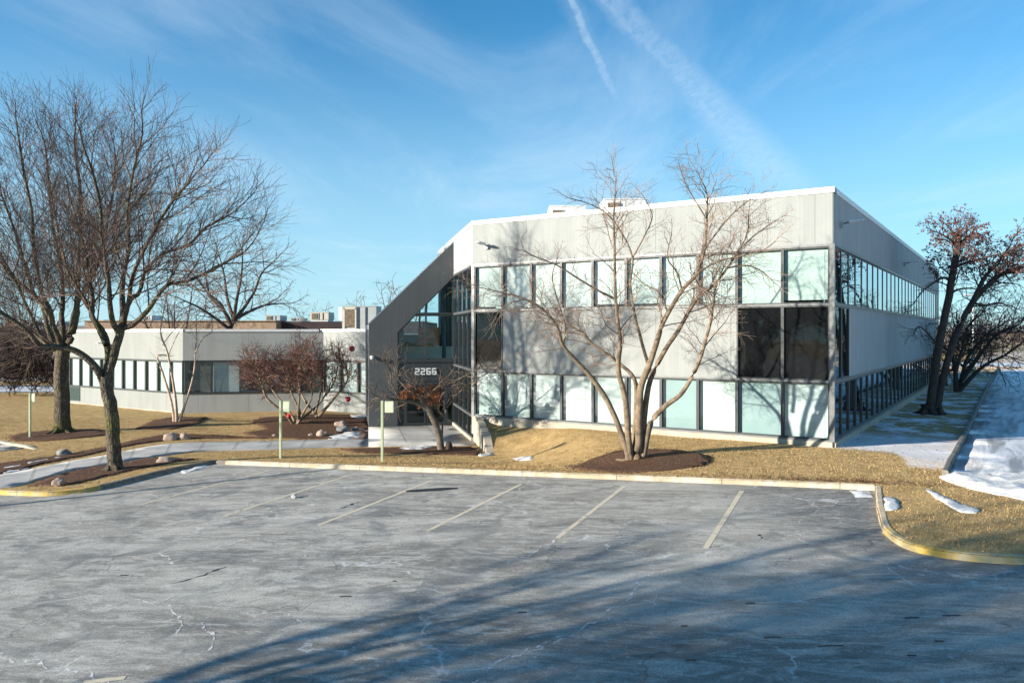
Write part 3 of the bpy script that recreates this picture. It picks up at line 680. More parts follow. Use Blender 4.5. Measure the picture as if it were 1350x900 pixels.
# side chamfer glazing (C1 -> C2)
LS = 4.25 * MOD
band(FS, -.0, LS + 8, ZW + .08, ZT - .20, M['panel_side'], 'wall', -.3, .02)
band(FS, .0, LS, -1.3, -.80, M['concrete'], 'foundation', -.3, .10)
b = MB(); b.ob(FS, .06, LS, -.1, .055, ZS - .06, ZS); b.ob(FS, .06, LS, -.1, .06, ZW, ZW + .08); b.ob(FS, .06, LS, -.1, .055, .17, .23); b.ob(FS, .06, LS, -.1, .05, 2.30, 2.35)
b.build('window_rail', M['rail'], bt)
se = [.06, MOD, 2 * MOD, 3 * MOD, LS - .02]
for i in range(4):
    window(FS, se[i], se[i + 1], ZS, ZW, M['glass_entry'], None, name='side_glazing')
    window(FS, se[i], se[i + 1], 2.35, ZS - .06, M['glass_side'], None, name='side_glazing')
    window(FS, se[i], se[i + 1], .23, 2.30, M['glass_entry'], None, name='side_glazing')
    window(FS, se[i], se[i + 1], -.80, .17, M['spandrel'], None, name='side_glazing')
# entrance wall: charcoal, sloped top, glazing in the angle
PZ = -.955
b = MB()
pts = [(4.59, PZ - .2), (4.59, 4.52), (.0, 9.05), (.0, 7.15), (3.06, 4.10), (3.06, PZ - .2)]
def tri_wall(b, F, n0, n1):
    qs = [((4.59, PZ - .2), (4.59, 4.52), (3.06, 4.10), (3.06, PZ - .2)), ((4.59, 4.52), (0, 9.05), (0, 7.15), (3.06, 4.10))]
    for q in qs:
        b.box8([F(q[0][0], n0, q[0][1]), F(q[1][0], n0, q[1][1]), F(q[2][0], n0, q[2][1]), F(q[3][0], n0, q[3][1]),
                F(q[0][0], n1, q[0][1]), F(q[1][0], n1, q[1][1]), F(q[2][0], n1, q[2][1]), F(q[3][0], n1, q[3][1])])
tri_wall(b, FE, -.35, 0); b.build('entrance_wall', M['darkpanel'], bt, fix=True)
# sloping atrium roof and its far walls
b = MB(); n1 = -7.4
for (sA, zA, sB, zB) in ((4.59, 4.50, .0, 9.03),):
    b.box8([FE(sA, -.35, zA - .25), FE(sB, -.35, zB - .25), FE(sB, n1, zB - .25), FE(sA, n1, zA - .25), FE(sA, -.35, zA - .02), FE(sB, -.35, zB - .02), FE(sB, n1, zB - .02), FE(sA, n1, zA - .02)])
b.build('sloped_roof', M['roof'], bt, fix=True)
b = MB(); b.ob(FE, 4.39, 4.59, n1, -.35, PZ - .2, 4.25); b.build('wall', M['darkpanel'], bt)
b = MB(); b.ob(FE, 2.2, 4.39, n1, n1 + .15, PZ, 4.2); b.ob(FE, -2.5, 2.2, n1, n1 + .15, PZ, 3.95); b.ob(FE, 3.3, 4.39, n1, n1 + .15, 4.2, 4.3); b.ob(FE, -3.2, -.2, n1, n1 + .15, 3.95, 8.7); b.build('interior_wall', M['interior'], bt)
b = MB(); b.ob(FE, -.25, 3.2, n1 + .02, n1 + .12, 5.15, 5.25); b.ob(FE, 1.15, 1.25, n1 + .03, n1 + .11, 3.95, 6.6); b.ob(FE, 2.25, 2.33, n1 + .03, n1 + .11, 3.95, 5.6); b.build('back_window_frame', M['frame'], bt)
# landing inside and its parapet, floor
b = MB(); b.ob(FE, -6, 4.39, n1, -2.0, 2.55, 2.85); b.ob(FE, -6, 4.39, -2.1, -2.0, 2.85, 3.3); b.build('interior_landing', M['interior'], bt)
b = MB(); b.ob(FE, -6, 4.39, n1, -.06, PZ - .1, PZ); b.build('interior_floor', M['carpet'], bt)
b = MB(); b.ob(FE, .35, 1.6, -4.0, -3.92, 2.9, 4.4); b.build('wall_art', M['art'], bt)
b = MB(); b.ob(FE, .30, .5, -1.4, -1.2, PZ, 8.2); b.build('interior_column', M['darkmetal'], bt)
# entry glazing: upper panes (cut by the slope), transoms, sign band, doors
zs = lambda s: 7.15 - (7.15 - 4.10) * s / 3.06
def poly_pane(pts2, name='entry_pane'):
    b = MB(); n = len(pts2); cx = sum(p[0] for p in pts2) / n; cz = sum(p[1] for p in pts2) / n
    inn = []
    for (s, z) in pts2:
        dx, dz = cx - s, cz - z; L = math.hypot(dx, dz); inn.append((s + dx / L * .09, z + dz / L * .09))
    for k in range(n):
        a, c, d, e = pts2[k], pts2[(k + 1) % n], inn[(k + 1) % n], inn[k]
        b.box8([FE(a[0], -.16, a[1]), FE(c[0], -.16, c[1]), FE(d[0], -.16, d[1]), FE(e[0], -.16, e[1]), FE(a[0], -.03, a[1]), FE(c[0], -.03, c[1]), FE(d[0], -.03, d[1]), FE(e[0], -.03, e[1])])
    f = b.build(name, M['frame'], bt, fix=True)
    p = MB(); i = len(p.v); p.v = [FE(s, -.10, z) for s, z in inn]; p.f = [tuple(range(n))]; nr = (Vector(p.v[1]) - Vector(p.v[0])).cross(Vector(p.v[2]) - Vector(p.v[1])); p.f = [tuple(range(n))] if nr.x * EN.x + nr.y * EN.y > 0 else [tuple(reversed(range(n)))]; p.build('pane', M['glass_entry'], f)
Z1, Z2 = 2.60, 5.05
poly_pane([(1.53, Z1), (3.06, Z1), (3.06, zs(3.06)), (2.107, Z2), (1.53, Z2)])
poly_pane([(.02, Z1), (1.53, Z1), (1.53, Z2), (.02, Z2)])
poly_pane([(.02, Z2 + .06), (1.53, Z2 + .06), (1.53, zs(1.53)), (.02, zs(.02))])
poly_pane([(1.53, Z2 + .06), (2.04, Z2 + .06), (1.53, zs(1.53))])
b = MB(); b.ob(FE, .02, 2.1, -.18, -.0, Z2, Z2 + .07); b.ob(FE, .02, 3.06, -.18, .01, Z1 - .12, Z1); b.ob(FE, 1.49, 1.57, -.18, .005, Z1, Z2); b.build('transom_bar', M['frame'], bt)
b = MB(); b.ob(FE, .02, 3.06, -.2, -.04, 1.45, Z1 - .12); b.build('sign_band', M['frame'], bt)
for k in range(2):      # transom lights above the doors
    b = MB(); s0 = .02 + k * 1.51; b.ob(FE, s0, s0 + 1.51, -.14, -.07, 1.38, 1.45); f = b.build('transom_window', M['frame'], bt)
def door(s0, s1, z0, z1, name='entrance_door', handle=True):
    b = MB(); b.ob(FE, s0, s0 + .07, -.14, -.05, z0, z1); b.ob(FE, s1 - .07, s1, -.14, -.05, z0, z1); b.ob(FE, s0 + .07, s1 - .07, -.14, -.05, z0, z0 + .16); b.ob(FE, s0 + .07, s1 - .07, -.14, -.05, z1 - .09, z1)
    d = b.build(name, M['frame'], bt)
    p = MB(); p.quad(FE(s0 + .06, -.09, z1 - .08), FE(s1 - .06, -.09, z1 - .08), FE(s1 - .06, -.09, z0 + .15), FE(s0 + .06, -.09, z0 + .15)); p.build('pane', M['glass_entry'], d)
    if handle: h = MB(); h.ob(FE, s0 + .10, s0 + .14, -.05, .0, z0 + .8, z0 + 1.3); h.build('handle', M['rail'], d)
door(.03, .42, PZ, 1.38, 'sidelight', False); door(.42, 1.5, PZ, 1.38); door(1.54, 2.64, PZ, 1.38); door(2.64, 3.05, PZ, 1.38, 'sidelight', False)
# street number
b = MB(); gw, gh, sw = .255, .37, .075
segs = {'2': ('t', 'ru', 'm', 'll', 'b'), '6': ('t', 'lu', 'll', 'm', 'b', 'rl')}
for k, ch in enumerate('2266'):
    sL = 2.13 - k * (gw + .05); zb_ = 1.79                      # digits run from left to right as seen from outside
    X = lambda a, c, z0, z1: b.ob(FE, sL - c, sL - a, -.04, .0 + .012, zb_ + z0, zb_ + z1)
    for g_ in segs[ch]:
        if g_ == 't': X(.02, gw - .02, gh - sw, gh)
        if g_ == 'm': X(.02, gw - .02, gh / 2 - sw / 2, gh / 2 + sw / 2)
        if g_ == 'b': X(.02, gw - .02, 0, sw)
        if g_ == 'ru': X(gw - sw - .005, gw, gh / 2 + sw / 2 - .02, gh - .022)
        if g_ == 'rl': X(gw - sw - .005, gw, .022, gh / 2 - sw / 2 + .02)
        if g_ == 'lu': X(0, sw + .005, gh / 2 - .01, gh - .022)
        if g_ == 'll': X(0, sw + .005, .022, gh / 2 - .012)
b.build('street_number', M['white'], bt)
# roofs, slabs and the dark inside of the main block
S14 = C1 + SD * 14; RE = C0 + RD * LR; BK = RE + FD * 16
def slab(P, z0, z1, name, m, par=bt):
    b = MB(); b.prism([(p.x, p.y, z0) for p in P], (0, 0, z1 - z0)); return b.build(name, m, par, fix=True)
ins = lambda P: [Vector(p) for p in P]
slab(ins([C0 + RD * .35 + FD * .35, C1 + RD * .3 - FD * .25, C1 + SD * 6.6 + Vector((.35, 0)), S14 + Vector((.35, 0)), BK, RE + FD * .35]), ZT - .75, ZT - .55, 'roof', M['roof'])
b = MB(); a1, a2 = S14, BK
b.prism([(S14.x, S14.y, -1), (BK.x, BK.y, -1), (BK.x, BK.y, ZT - .2), (S14.x, S14.y, ZT - .2)], (.2, -.3, 0)); b.prism([(BK.x, BK.y, -1), (RE.x, RE.y, -1), (RE.x, RE.y, ZT - .2), (BK.x, BK.y, ZT - .2)], (-.15, -.25, 0)); b.build('wall', M['panel_side'], bt, fix=True)
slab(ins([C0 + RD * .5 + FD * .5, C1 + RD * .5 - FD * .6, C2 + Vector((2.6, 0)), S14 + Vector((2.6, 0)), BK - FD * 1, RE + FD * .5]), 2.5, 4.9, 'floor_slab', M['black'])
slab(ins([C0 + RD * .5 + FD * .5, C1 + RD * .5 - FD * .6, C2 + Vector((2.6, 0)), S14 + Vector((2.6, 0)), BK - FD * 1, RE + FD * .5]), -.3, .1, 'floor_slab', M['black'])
b = MB(); b.ob(FS, .6, 13.5, -2.6, -2.4, PZ, ZT - .8); b.build('interior_wall', M['interior'], bt)

# low wing
Q0 = Vector((-20.7, 49.0)); Q1 = Q0 + Vector((.978, .208)) * 8.6
WZB, WZ0, WZ1, WZT = -1.15, .25, 2.28, 4.30
FWL = frame_fn(Q0, FD, FN); FWF = frame_fn(Q0, Vector((.978, .208)), EN); FW3 = frame_fn(Q1, Vector((.8388, -.5443)), FN)
def wing_face(F, L, n, m, gm, blinds, left_low=False, a=.0, lens=None):
    band(F, a, L - a, WZB, WZ0 - .04, m, 'wall', -.3, .0); band(F, a, L - a, WZ1 + .04, WZT - .17, m, 'wall', -.3, .0)
    b = MB(); b.ob(F, a, L - a, -.1, .05, WZ1, WZ1 + .04); b.ob(F, a, L - a, -.1, .05, WZ0 - .04, WZ0); b.build('window_rail', M['frame'], bt)
    for i in range(n):
        s0 = L * i / n; s1 = L * (i + 1) / n
        window(F, s0, s1, WZ0, WZ1, gm, blinds(i), fw=.06)
wing_face(FWL, 13.4, 10, M['panel_left_shaded'], M['glass'], lambda i: M['blind'] if i in (2, 3) else M['blind_mint' if i % 3 else 'blind3'])
wing_face(FWF, 8.6, 5, M['panel_wing'], M['glass'], lambda i: M['blind_dark'] if i != 1 else M['blind3'], a=.003)
wing_face(FW3, 4.6, 3, M['panel'], M['glass'], lambda i: M['blind3'], a=.003)
b = MB(); b.ob(FWL, 12.0, 13.4, -.05, .04, -.8, WZ0 - .04); f = b.build('low_window', M['frame'], bt); p = MB(); p.quad(FWL(12.08, .045, -.72), FWL(13.32, .045, -.72), FWL(13.32, .045, .14), FWL(12.08, .045, .14)); p.build('pane', M['glass_entry'], f)
b = MB(); b.ob(FWL, -.06, 13.46, -.4, .05, WZT - .17, WZT); b.ob(FWF, .4, 8.3, -.4, .05, WZT - .17, WZT - .002); b.ob(FW3, -.25, 4.6, -.4, .05, WZT - .17, WZT - .001); b.ob(FWF, 0, .4, -.04, .05, WZT - .17, WZT - .004)
b.build('parapet_cap', M['cap'], bt)
b = MB(); b.ob(FWL, .0, 13.4, -.3, .06, -1.4, -.93); b.ob(FWF, .0, 8.5, -.3, .03, -1.4, -.97); b.build('foundation', M['concrete'], bt)
QL = Q0 + FD * 13.4; QB = QL + RD * 20; QR = Q1 + Vector((.8388, -.5443)) * 4.4
slab([Q0 + RD * .3, Q1 + RD * .35, QR + RD * .3, QR + RD * 18, QB - RD * 1, QL + RD * .3 - FD * .3], WZT - .5, WZT - .35, 'roof', M['roof'])
slab([Q0 + RD * .8, Q1 + RD * .8, QR + RD * .8, QR + RD * 18, QB - RD * 1, QL + RD * .8 - FD * .8], -1.3, -.2, 'floor_slab', M['black'])
b = MB(); b.prism([(QL.x, QL.y, -1.3), (QB.x, QB.y, -1.3), (QB.x, QB.y, WZT - .17), (QL.x, QL.y, WZT - .17)], (.25, .1, 0)); b.build('wall', M['panel_wing'], bt, fix=True)

# wall lights
def wall_light(F, s, z, label, ln=.48):
    p0 = Vector(F(s, 0.02, z)); t = thing('wall_light', label, 'wall light', tuple(p0), 'wall mounted floodlights')
    b = MB(); b.ob(F, s - .09, s + .09, .0, .14, z - .14, z + .08); b.build('mount', M['rtu'], t)
    b = MB(); b.tube([F(s, .14, z + .02), F(s, .30, z + .06), F(s, .36, z + .07)], [.03, .03, .03], 8); b.build('arm', M['rail'], t)
    b = MB(); b.box8([F(s - .13, .34, z + .03), F(s + .13, .34, z + .03), F(s + .11, .34 + ln, z + .09), F(s - .11, .34 + ln, z + .09), F(s - .12, .34, z + .13), F(s + .12, .34, z + .13), F(s + .09, .34 + ln, z + .14), F(s - .09, .34 + ln, z + .14)]); b.build('lamp_head', M['white'], t, fix=True)
def s_at(F, px, o, d):      # distance along a face at which it crosses column px
    a = (px - CX) / FPX; return (a * o.y - o.x) / (d.x - a * d.y)
s = s_at(FF, 643, C0, FD); wall_light(FF, s, 4.09 + (HY - 324.5) / FPX * (C0.y + FD.y * s), 'floodlight on the sunlit front above the leftmost upper window')
s = s_at(FR, 1107, C0, RD); wall_light(FR, s, 4.09 + (HY - 296) / FPX * (C0.y + RD.y * s), 'floodlight on the shaded side wall close to the front corner')
s = s_at(FR, 1191, C0, RD); wall_light(FR, s, 4.09 + (HY - 347.5) / FPX * (C0.y + RD.y * s), 'farther floodlight on the shaded side wall, smaller in view')
s = s_at(FWL, 143, Q0, FD); wall_light(FWL, s, 4.09 + (HY - 454) / FPX * (Q0.y + FD.y * s), 'floodlight on the low wing behind the forked tree trunk')
# security camera
pc = Vector(FE(4.42, .0, 2.75)); t = thing('security_camera', 'small white security camera at the left edge of the charcoal entrance wall', 'camera', tuple(pc))
b = MB(); b.ob(FE, 4.36, 4.48, .0, .06, 2.68, 2.84); b.build('bracket', M['white'], t)
b = MB(); c_ = Vector(FE(4.42, .15, 2.74)); b.tube([c_ + Vector((0, 0, .10)), c_ + Vector((0, 0, .02)), c_ - Vector((0, 0, .05)), c_ - Vector((0, 0, .11))], [.11, .12, .10, .03], 12); b.build('dome', M['white'], t, smooth=True)

# stepped concrete retaining wall
FX = frame_fn(C1, -SD, Vector((.978, .208)))
b = MB(); steps = [(.0, .75, .20), (.75, 1.35, .08), (1.35, 1.95, -.07), (1.95, 2.5, -.22)]
b = MB()
prof = [(.02, -1.5), (.02, .22), (.80, .18), (.82, .06), (1.40, .02), (1.42, -.10), (1.98, -.14), (2.0, -.26), (2.55, -.32), (3.55, -1.10), (3.55, -1.5)]
b.prism([FX(s_, .02, z) for s_, z in prof], Vector((.978, .208, 0)) * .36)
for s_ in (.83, 1.43, 2.02): pass
rw = b.build('retaining_wall', M['concrete'], None, fix=True); tag(rw, 'stepped concrete retaining wall beside the entrance plaza', 'retaining wall')
bv = rw.modifiers.new('b', 'BEVEL'); bv.width = .02; bv.segments = 2

# rooftop units
def rtu(px0, px1, py0, py1, Y, dep, label, m1, fancy=False, zb=None, seams=True):
    a = W(px0, py1, Y); c = W(px1, py0, Y); x0, x1, z0, z1 = a.x, c.x, (a.z if zb is None else zb), c.z
    t = thing('rooftop_unit', label, 'rooftop unit', ((x0 + x1) / 2, Y, z0), 'rooftop air handling units')
    ww = x1 - x0; hh = z1 - z0
    lo = z0 + hh * .12
    b = MB(); b.box(x0, x1, Y, Y + dep, lo, z1); b.box(x0 - .03, x1 + .03, Y - .03, Y + dep + .03, z1, z1 + .05); b.build('casing', m1, t)
    b = MB(); b.box(x0 + .08, x1 - .08, Y + .08, Y + dep - .08, z0 - .3, lo); b.build('curb', M['white'], t)
    b = MB(); b.box(x0 + ww * .08, x0 + ww * .38, Y - .05, Y, lo + hh * .12, z1 - hh * .1); b.build('grille', M['coil'], t)
    if seams: b = MB(); b.box(x0 + ww * .46, x0 + ww * .50, Y - .03, Y, lo + .05, z1 - .05); b.box(x0 + ww * .68, x0 + ww * .73, Y - .03, Y, lo + .05, z1 - .05); b.build('panel_joint', M['darkmetal'], t)
    if fancy:
        b = MB(); b.box(x0 - .28, x0, Y + .1, Y + 1.1, z0 + hh * .5, z1 - .03); b.build('hood', M['white'], t)
        b = MB(); b.box(x0 + ww * .05, x0 + ww * .41, Y - .06, Y - .01, z1 - hh * .1, z1 - .02); b.box(x0 + ww * .05, x0 + ww * .08, Y - .06, Y - .01, lo, z1 - .1); b.box(x0 + ww * .38, x0 + ww * .42, Y - .06, Y - .01, lo, z1 - .1); b.box(x0 + ww * .05, x0 + ww * .41, Y - .06, Y - .01, lo, lo + .12); b.build('grille_frame', M['rtu_tan'], t)
    return t
rtu(451, 496, 404, 432, 56.0, 2.2, 'large rooftop unit with tan framed rusty grille on the low wing', M['rtu'], True, 4.0)
a = C0 + FD * 9.6 + RD * 6
rtu(797, 852, 263, 276, 36.5, 2.0, 'white rooftop unit with a brown grille above the two storey front', M['white'], False, 8.7, False)
rtu(725, 772, 272, 283, 41.5, 2.4, 'low flat white rooftop unit left of the taller one on the two storey roof', M['white'], False, 8.7, False)

# ------------------------------------------------------------------ trees
class Tree:
    def __init__(s, seed): s.r = random.Random(seed); s.tr = MB(); s.tw = MB(); s.tips = []; s.n = 0
    def perp(s, d, ang, az):
        ref = Vector((0, 0, 1)) if abs(d.z) < .9 else Vector((1, 0, 0))
        u = d.cross(ref).normalized(); v = d.cross(u)
        return (d * math.cos(ang) + (u * math.cos(az) + v * math.sin(az)) * math.sin(ang)).normalized()
    def grow(s, p, d, L, r, lv, P):
        s.n += 1
        rr = s.r; n = P['seg'][lv]; st = L / n; pts = [p]; dirs = [d]; q = p
        wv = P['wander'][lv]; tz = P['trop'][lv]
        for i in range(n):
            d = Vector((d.x + rr.gauss(0, wv), d.y + rr.gauss(0, wv), d.z + rr.gauss(0, wv) + tz / n)).normalized()
            q = q + d * st; pts.append(q); dirs.append(d)
        rt = max(P['rmin'] * .8, r * .35)
        rads = [r + (rt - r) * i / n for i in range(n + 1)]
        thick = r > P.get('split', .03)
        (s.tr if thick else s.tw).tube(pts, rads, 6 if r > .05 else (4 if r > .02 else 3), False)
        if lv == 0:
            s.tips.append(pts); return
        s.kids(pts, dirs, rads, L, lv, P, P['t0'][lv])
    def kids(s, pts, dirs, rads, L, lv, P, t0):
        rr = s.r; n = len(pts) - 1; nk = max(2, int(L * P['dens'][lv] * rr.uniform(.8, 1.2))); az = rr.uniform(0, 6.28)
        for k in range(nk):
            t = t0 + (1 - t0) * (k + rr.random()) / nk; f = t * n; i = min(int(f), n - 1); fr = f - i
            p = pts[i].lerp(pts[i + 1], fr); d = dirs[i + 1]; az += 2.4 + rr.uniform(-.5, .5)
            a = P['ang'][lv] * rr.uniform(.7, 1.25) * (1 - .35 * t)
            nd = s.perp(d, a, az); l2 = P['len'][lv] * rr.uniform(.6, 1.25) * (1.15 - .5 * t)
            r2 = max(P['rmin'], min(rads[i] * .62, P['rad'][lv] * (.7 + .3 * l2 / P['len'][lv])))
            s.grow(p, nd, l2, r2, lv - 1, P)
    def limb(s, pts, r0, r1, lv, P, t0=.3, sides=10, ext=True, kids=True):
        Q = catmull([tuple(p) for p in pts], 4); Q = [Vector(q) for q in Q]; n = len(Q) - 1
        rads = [r0 + (r1 - r0) * (i / n) ** .72 for i in range(n + 1)]
        rr = s.r
        Q = [q + Vector((rr.gauss(0, .05), rr.gauss(0, .05), 0)) * rads[i] if 0 < i < n else q for i, q in enumerate(Q)]
        s.tr.tube(Q, [x * rr.uniform(.985, 1.02) for x in rads], sides, False)
        dirs = [(Q[min(i + 1, n)] - Q[max(i - 1, 0)]).normalized() for i in range(n + 1)]; L = sum((Q[i + 1] - Q[i]).length for i in range(n))
        if kids: s.kids(Q, dirs, rads, L, lv, P, t0)
        if ext: s.grow(Q[-1], dirs[-1], P['len'][lv] * .8, r1, lv - 1, P)
        return Q
    def finish(s, name, label, loc, tm, cm, group=None, cat='tree', leaf=None, leafn=0, leafs=.08, leafsel=None):
        t = thing(name, label, cat, tuple(loc), group)
        s.tr.build('trunk', tm, t, smooth=True)
        if s.tw.v: s.tw.build('crown', cm, t)
        if leaf:
            b = MB(); rr = s.r; c = [q for q in s.tips if (leafsel is None or leafsel(q[-1]))]
            for _ in range(leafn if c else 0):
                q = rr.choice(c); p = q[rr.randrange(1, len(q))] + Vector((rr.gauss(0, .05), rr.gauss(0, .05), rr.gauss(0, .05)))
                u = Vector((rr.gauss(0, 1), rr.gauss(0, 1), rr.gauss(0, 1))).normalized(); v = u.cross(Vector((rr.gauss(0, 1), rr.gauss(0, 1), rr.gauss(0, 1)))).normalized()
                l = leafs * rr.uniform(.6, 1.3); i = len(b.v)
                b.v += [tuple(p), tuple(p + u * l * .5 + v * l * .35), tuple(p + u * l + Vector((0, 0, -.2 * l))), tuple(p + u * l * .5 - v * l * .35)]; b.f += [(i, i + 1, i + 2), (i, i + 2, i + 3)]
            if b.v: b.build('leaves', leaf, t)
        return t
def tr(pts, Y, dy=0.0, y0=0.0):     # limb given as sight lines, receding steadily by dy over its length
    n = len(pts); return [W(px, py, Y + y0 + dy * (i / max(1, n - 1))) for i, (px, py) in enumerate(pts)]
def roots(T_, base, r, n=6):
    for k in range(n):
        a = k * 6.28 / n + T_.r.uniform(-.3, .3); l = r * T_.r.uniform(1.6, 2.6)
        p = [base + Vector((math.cos(a) * r * .45, math.sin(a) * r * .45, r * 1.3)), base + Vector((math.cos(a) * r * .95, math.sin(a) * r * .95, r * .35)), base + Vector((math.cos(a) * l, math.sin(a) * l, -.06))]
        T_.tr.tube([Vector(q) for q in catmull([tuple(x) for x in p], 3)], [r * .5, r * .46, r * .42, r * .36, r * .3, r * .2, r * .08], 7, False)

PA = dict(seg=[3, 4, 5, 6], wander=[.12, .13, .12, .11], trop=[.15, .25, .28, .18], rmin=.0048, t0=[.1, .12, .15, .2], dens=[0, 6.6, 4.0, 2.3], ang=[.6, .65, .75, .85], len=[.5, .78, 1.5, 2.5], rad=[.007, .008, .014, .034], split=.035)
# tree B: forked tree by the walk
bB = G(152, 620); YB = bB.y; t = Tree(11)
t.limb(tr([(152, 622), (150, 590), (146, 540), (140, 508), (138, 495)], YB), .265, .20, 3, PA, kids=False, ext=False, sides=12); roots(t, bB, .26)
t.limb(tr([(137, 505), (128, 487), (112, 470), (93, 460), (70, 457), (52, 455), (38, 438), (20, 424), (0, 411), (-20, 395)], YB, -1.5), .15, .06, 3, PA, .35)
t.limb(tr([(138, 500), (143, 470), (137, 440), (121, 417), (122, 397), (119, 375), (112, 330), (100, 290)], YB, 1.2), .15, .05, 3, PA, .35)
t.limb(tr([(139, 505), (148, 475), (158, 440), (163, 416)], YB, 0), .18, .13, 3, PA, kids=False, ext=False)
t.limb(tr([(158, 440), (149, 425), (145, 400), (143, 370), (135, 320), (132, 270), (120, 220)], YB, -1.8), .12, .045, 3, PA, .3)
t.limb(tr([(163, 418), (161, 390), (163, 360), (170, 325), (168, 280), (175, 230), (185, 190)], YB, .8), .12, .04, 3, PA, .25)
t.limb(tr([(163, 420), (172, 395), (184, 385), (192, 357), (215, 335), (249, 322), (272, 300), (300, 285)], YB, 2.2), .11, .035, 3, PA, .25)
t.limb(tr([(162, 432), (175, 428), (193, 411), (206, 393), (222, 375), (249, 370), (285, 352), (312, 338)], YB, -1.2), .12, .035, 3, PA, .3)
t.limb(tr([(163, 425), (170, 395), (176, 360), (200, 310), (224, 270), (250, 240)], YB, -2.4), .10, .035, 3, PA, .25)
t.limb(tr([(140, 455), (128, 430), (112, 395), (90, 360), (80, 320), (70, 270)], YB, 1.6), .10, .035, 3, PA, .3)
t.finish('tree', 'bare forked tree with a leaning trunk in the bed between walk and left kerb', bB, M['bark_moss'], M['twig_grey'])
print('treeB', t.n)
# tree A: thicker trunk behind
bA = G(82, 570); YA = bA.y; t = Tree(23)
PA2 = dict(PA); PA2['len'] = [.7, 1.0, 1.9, 2.8]; PA2['dens'] = [0, 5.6, 3.7, 2.1]; PA2['rmin'] = .0062
t.limb(tr([(83, 570), (82, 540), (81, 500), (82, 475), (84, 455)], YA), .39, .31, 3, PA2, kids=False, ext=False, sides=12); roots(t, bA, .38, 8)
for pts, dy, r0 in (([(82, 480), (74, 465), (63, 433), (56, 404), (44, 385), (30, 340), (18, 300), (5, 265)], 2, .16), ([(82, 470), (78, 448), (70, 428), (66, 408), (55, 385), (45, 330), (42, 280), (32, 230), (26, 190)], -2, .17),
                    ([(84, 465), (82, 430), (81, 415), (83, 398), (80, 350), (70, 300), (64, 240), (60, 195)], 2.5, .18), ([(86, 465), (93, 445), (100, 418), (102, 395), (104, 350), (107, 300), (106, 250), (101, 215), (98, 185)], -1, .22),
                    ([(66, 452), (57, 447), (45, 424), (33, 398), (20, 370), (0, 345), (-25, 320)], -2.5, .10), ([(101, 400), (115, 375), (130, 345), (140, 300), (148, 260), (152, 215)], 2.5, .13), ([(80, 455), (60, 452), (45, 440), (22, 425), (-10, 405)], 3.0, .12),
                    ([(92, 440), (98, 410), (112, 380), (128, 330), (160, 290), (195, 250)], 3.5, .12), ([(70, 425), (50, 395), (15, 360), (-15, 300), (-30, 240)], 1, .12)):
    t.limb(tr(pts, YA, dy), r0, .05, 3, PA2, .3)
t.finish('tree', 'big bare tree with a thick mossy trunk in a mulch ring on the left lawn', bA, M['bark_moss'], M['twig_grey'])
print('treeA', t.n)
# tree D: multi stemmed tree before the front
PD = dict(seg=[3, 4, 5, 6], wander=[.2, .2, .18, .16], trop=[.0, .04, .08, .08], rmin=.004, t0=[.1, .12, .15, .3], dens=[0, 7.5, 4.8, 2.7], ang=[.75, .85, .95, .95], len=[.28, .46, .92, 1.5], rad=[.005, .0065, .010, .022], split=.03)
t = Tree(31); YD = tD.y
D = [([(829, 603), (826, 592), (806, 538), (781, 499), (756, 472), (742, 455), (735, 432), (716, 408), (690, 393), (664, 386), (642, 381)], -1.4, .125, .03, .45),
     ([(832, 603), (829, 588), (825, 530), (815, 486), (818, 453), (814, 420), (811, 378), (810, 318), (809, 285), (811, 255)], -1.6, .14, .028, .4),
     ([(834, 605), (836, 584), (839, 530), (836, 499), (814, 477), (781, 453), (764, 436), (738, 424), (712, 412)], 1.2, .125, .03, .45),
     ([(838, 606), (842, 584), (844, 516), (855, 483), (867, 447), (874, 425), (899, 383), (918, 361), (929, 328), (932, 284), (932, 256), (926, 240)], -2.4, .155, .025, .4),
     ([(843, 605), (848, 575), (850, 543), (858, 499), (877, 461), (894, 436), (912, 404), (926, 386), (940, 377), (959, 353), (974, 330), (985, 308), (987, 283)], -1.4, .13, .025, .4),
     ([(848, 604), (850, 592), (858, 557), (877, 535), (896, 521), (912, 497), (924, 469), (932, 442), (938, 420), (940, 400), (944, 378), (955, 350)], -1.6, .13, .035, .5)]
D = [(a, b, c, .55 * d, e) for a, b, c, d, e in D]
for pts, dy, r0, r1, t0 in D: t.limb(tr(pts, YD, dy), r0, r1, 3, PD, t0)
for pts, y0, dy, r0 in (([(858, 491), (852, 472), (843, 439), (838, 420), (831, 375), (834, 340), (819, 306), (800, 282), (775, 268), (752, 262)], .3, -1.0, .07), ([(811, 394), (789, 383), (762, 367), (735, 350), (705, 338), (690, 330)], .4, -1.2, .05),
                        ([(929, 328), (950, 300), (968, 280), (990, 262)], -1.9, -.3, .03), ([(917, 362), (945, 345), (975, 338), (1005, 330), (1022, 318)], -1.6, -.8, .04), ([(959, 353), (985, 350), (1005, 358), (1020, 372)], -.9, -.6, .03),
                        ([(880, 411), (868, 385), (850, 375), (835, 360)], 0, 1, .03), ([(834, 340), (850, 310), (860, 285), (850, 262)], .8, -.9, .03), ([(973, 331), (995, 310), (1012, 298), (1024, 290)], -1.2, -.4, .025),
                        ([(932, 290), (915, 262), (905, 245), (900, 232)], -2.0, -.3, .025), ([(899, 383), (893, 360), (880, 340), (885, 310)], -1.2, -1, .035), ([(742, 455), (745, 430), (735, 395), (728, 365), (735, 340)], -.6, .8, .04)):
    t.limb(tr(pts, YD, dy, y0), r0, .014, 2, PD, .2, 7)
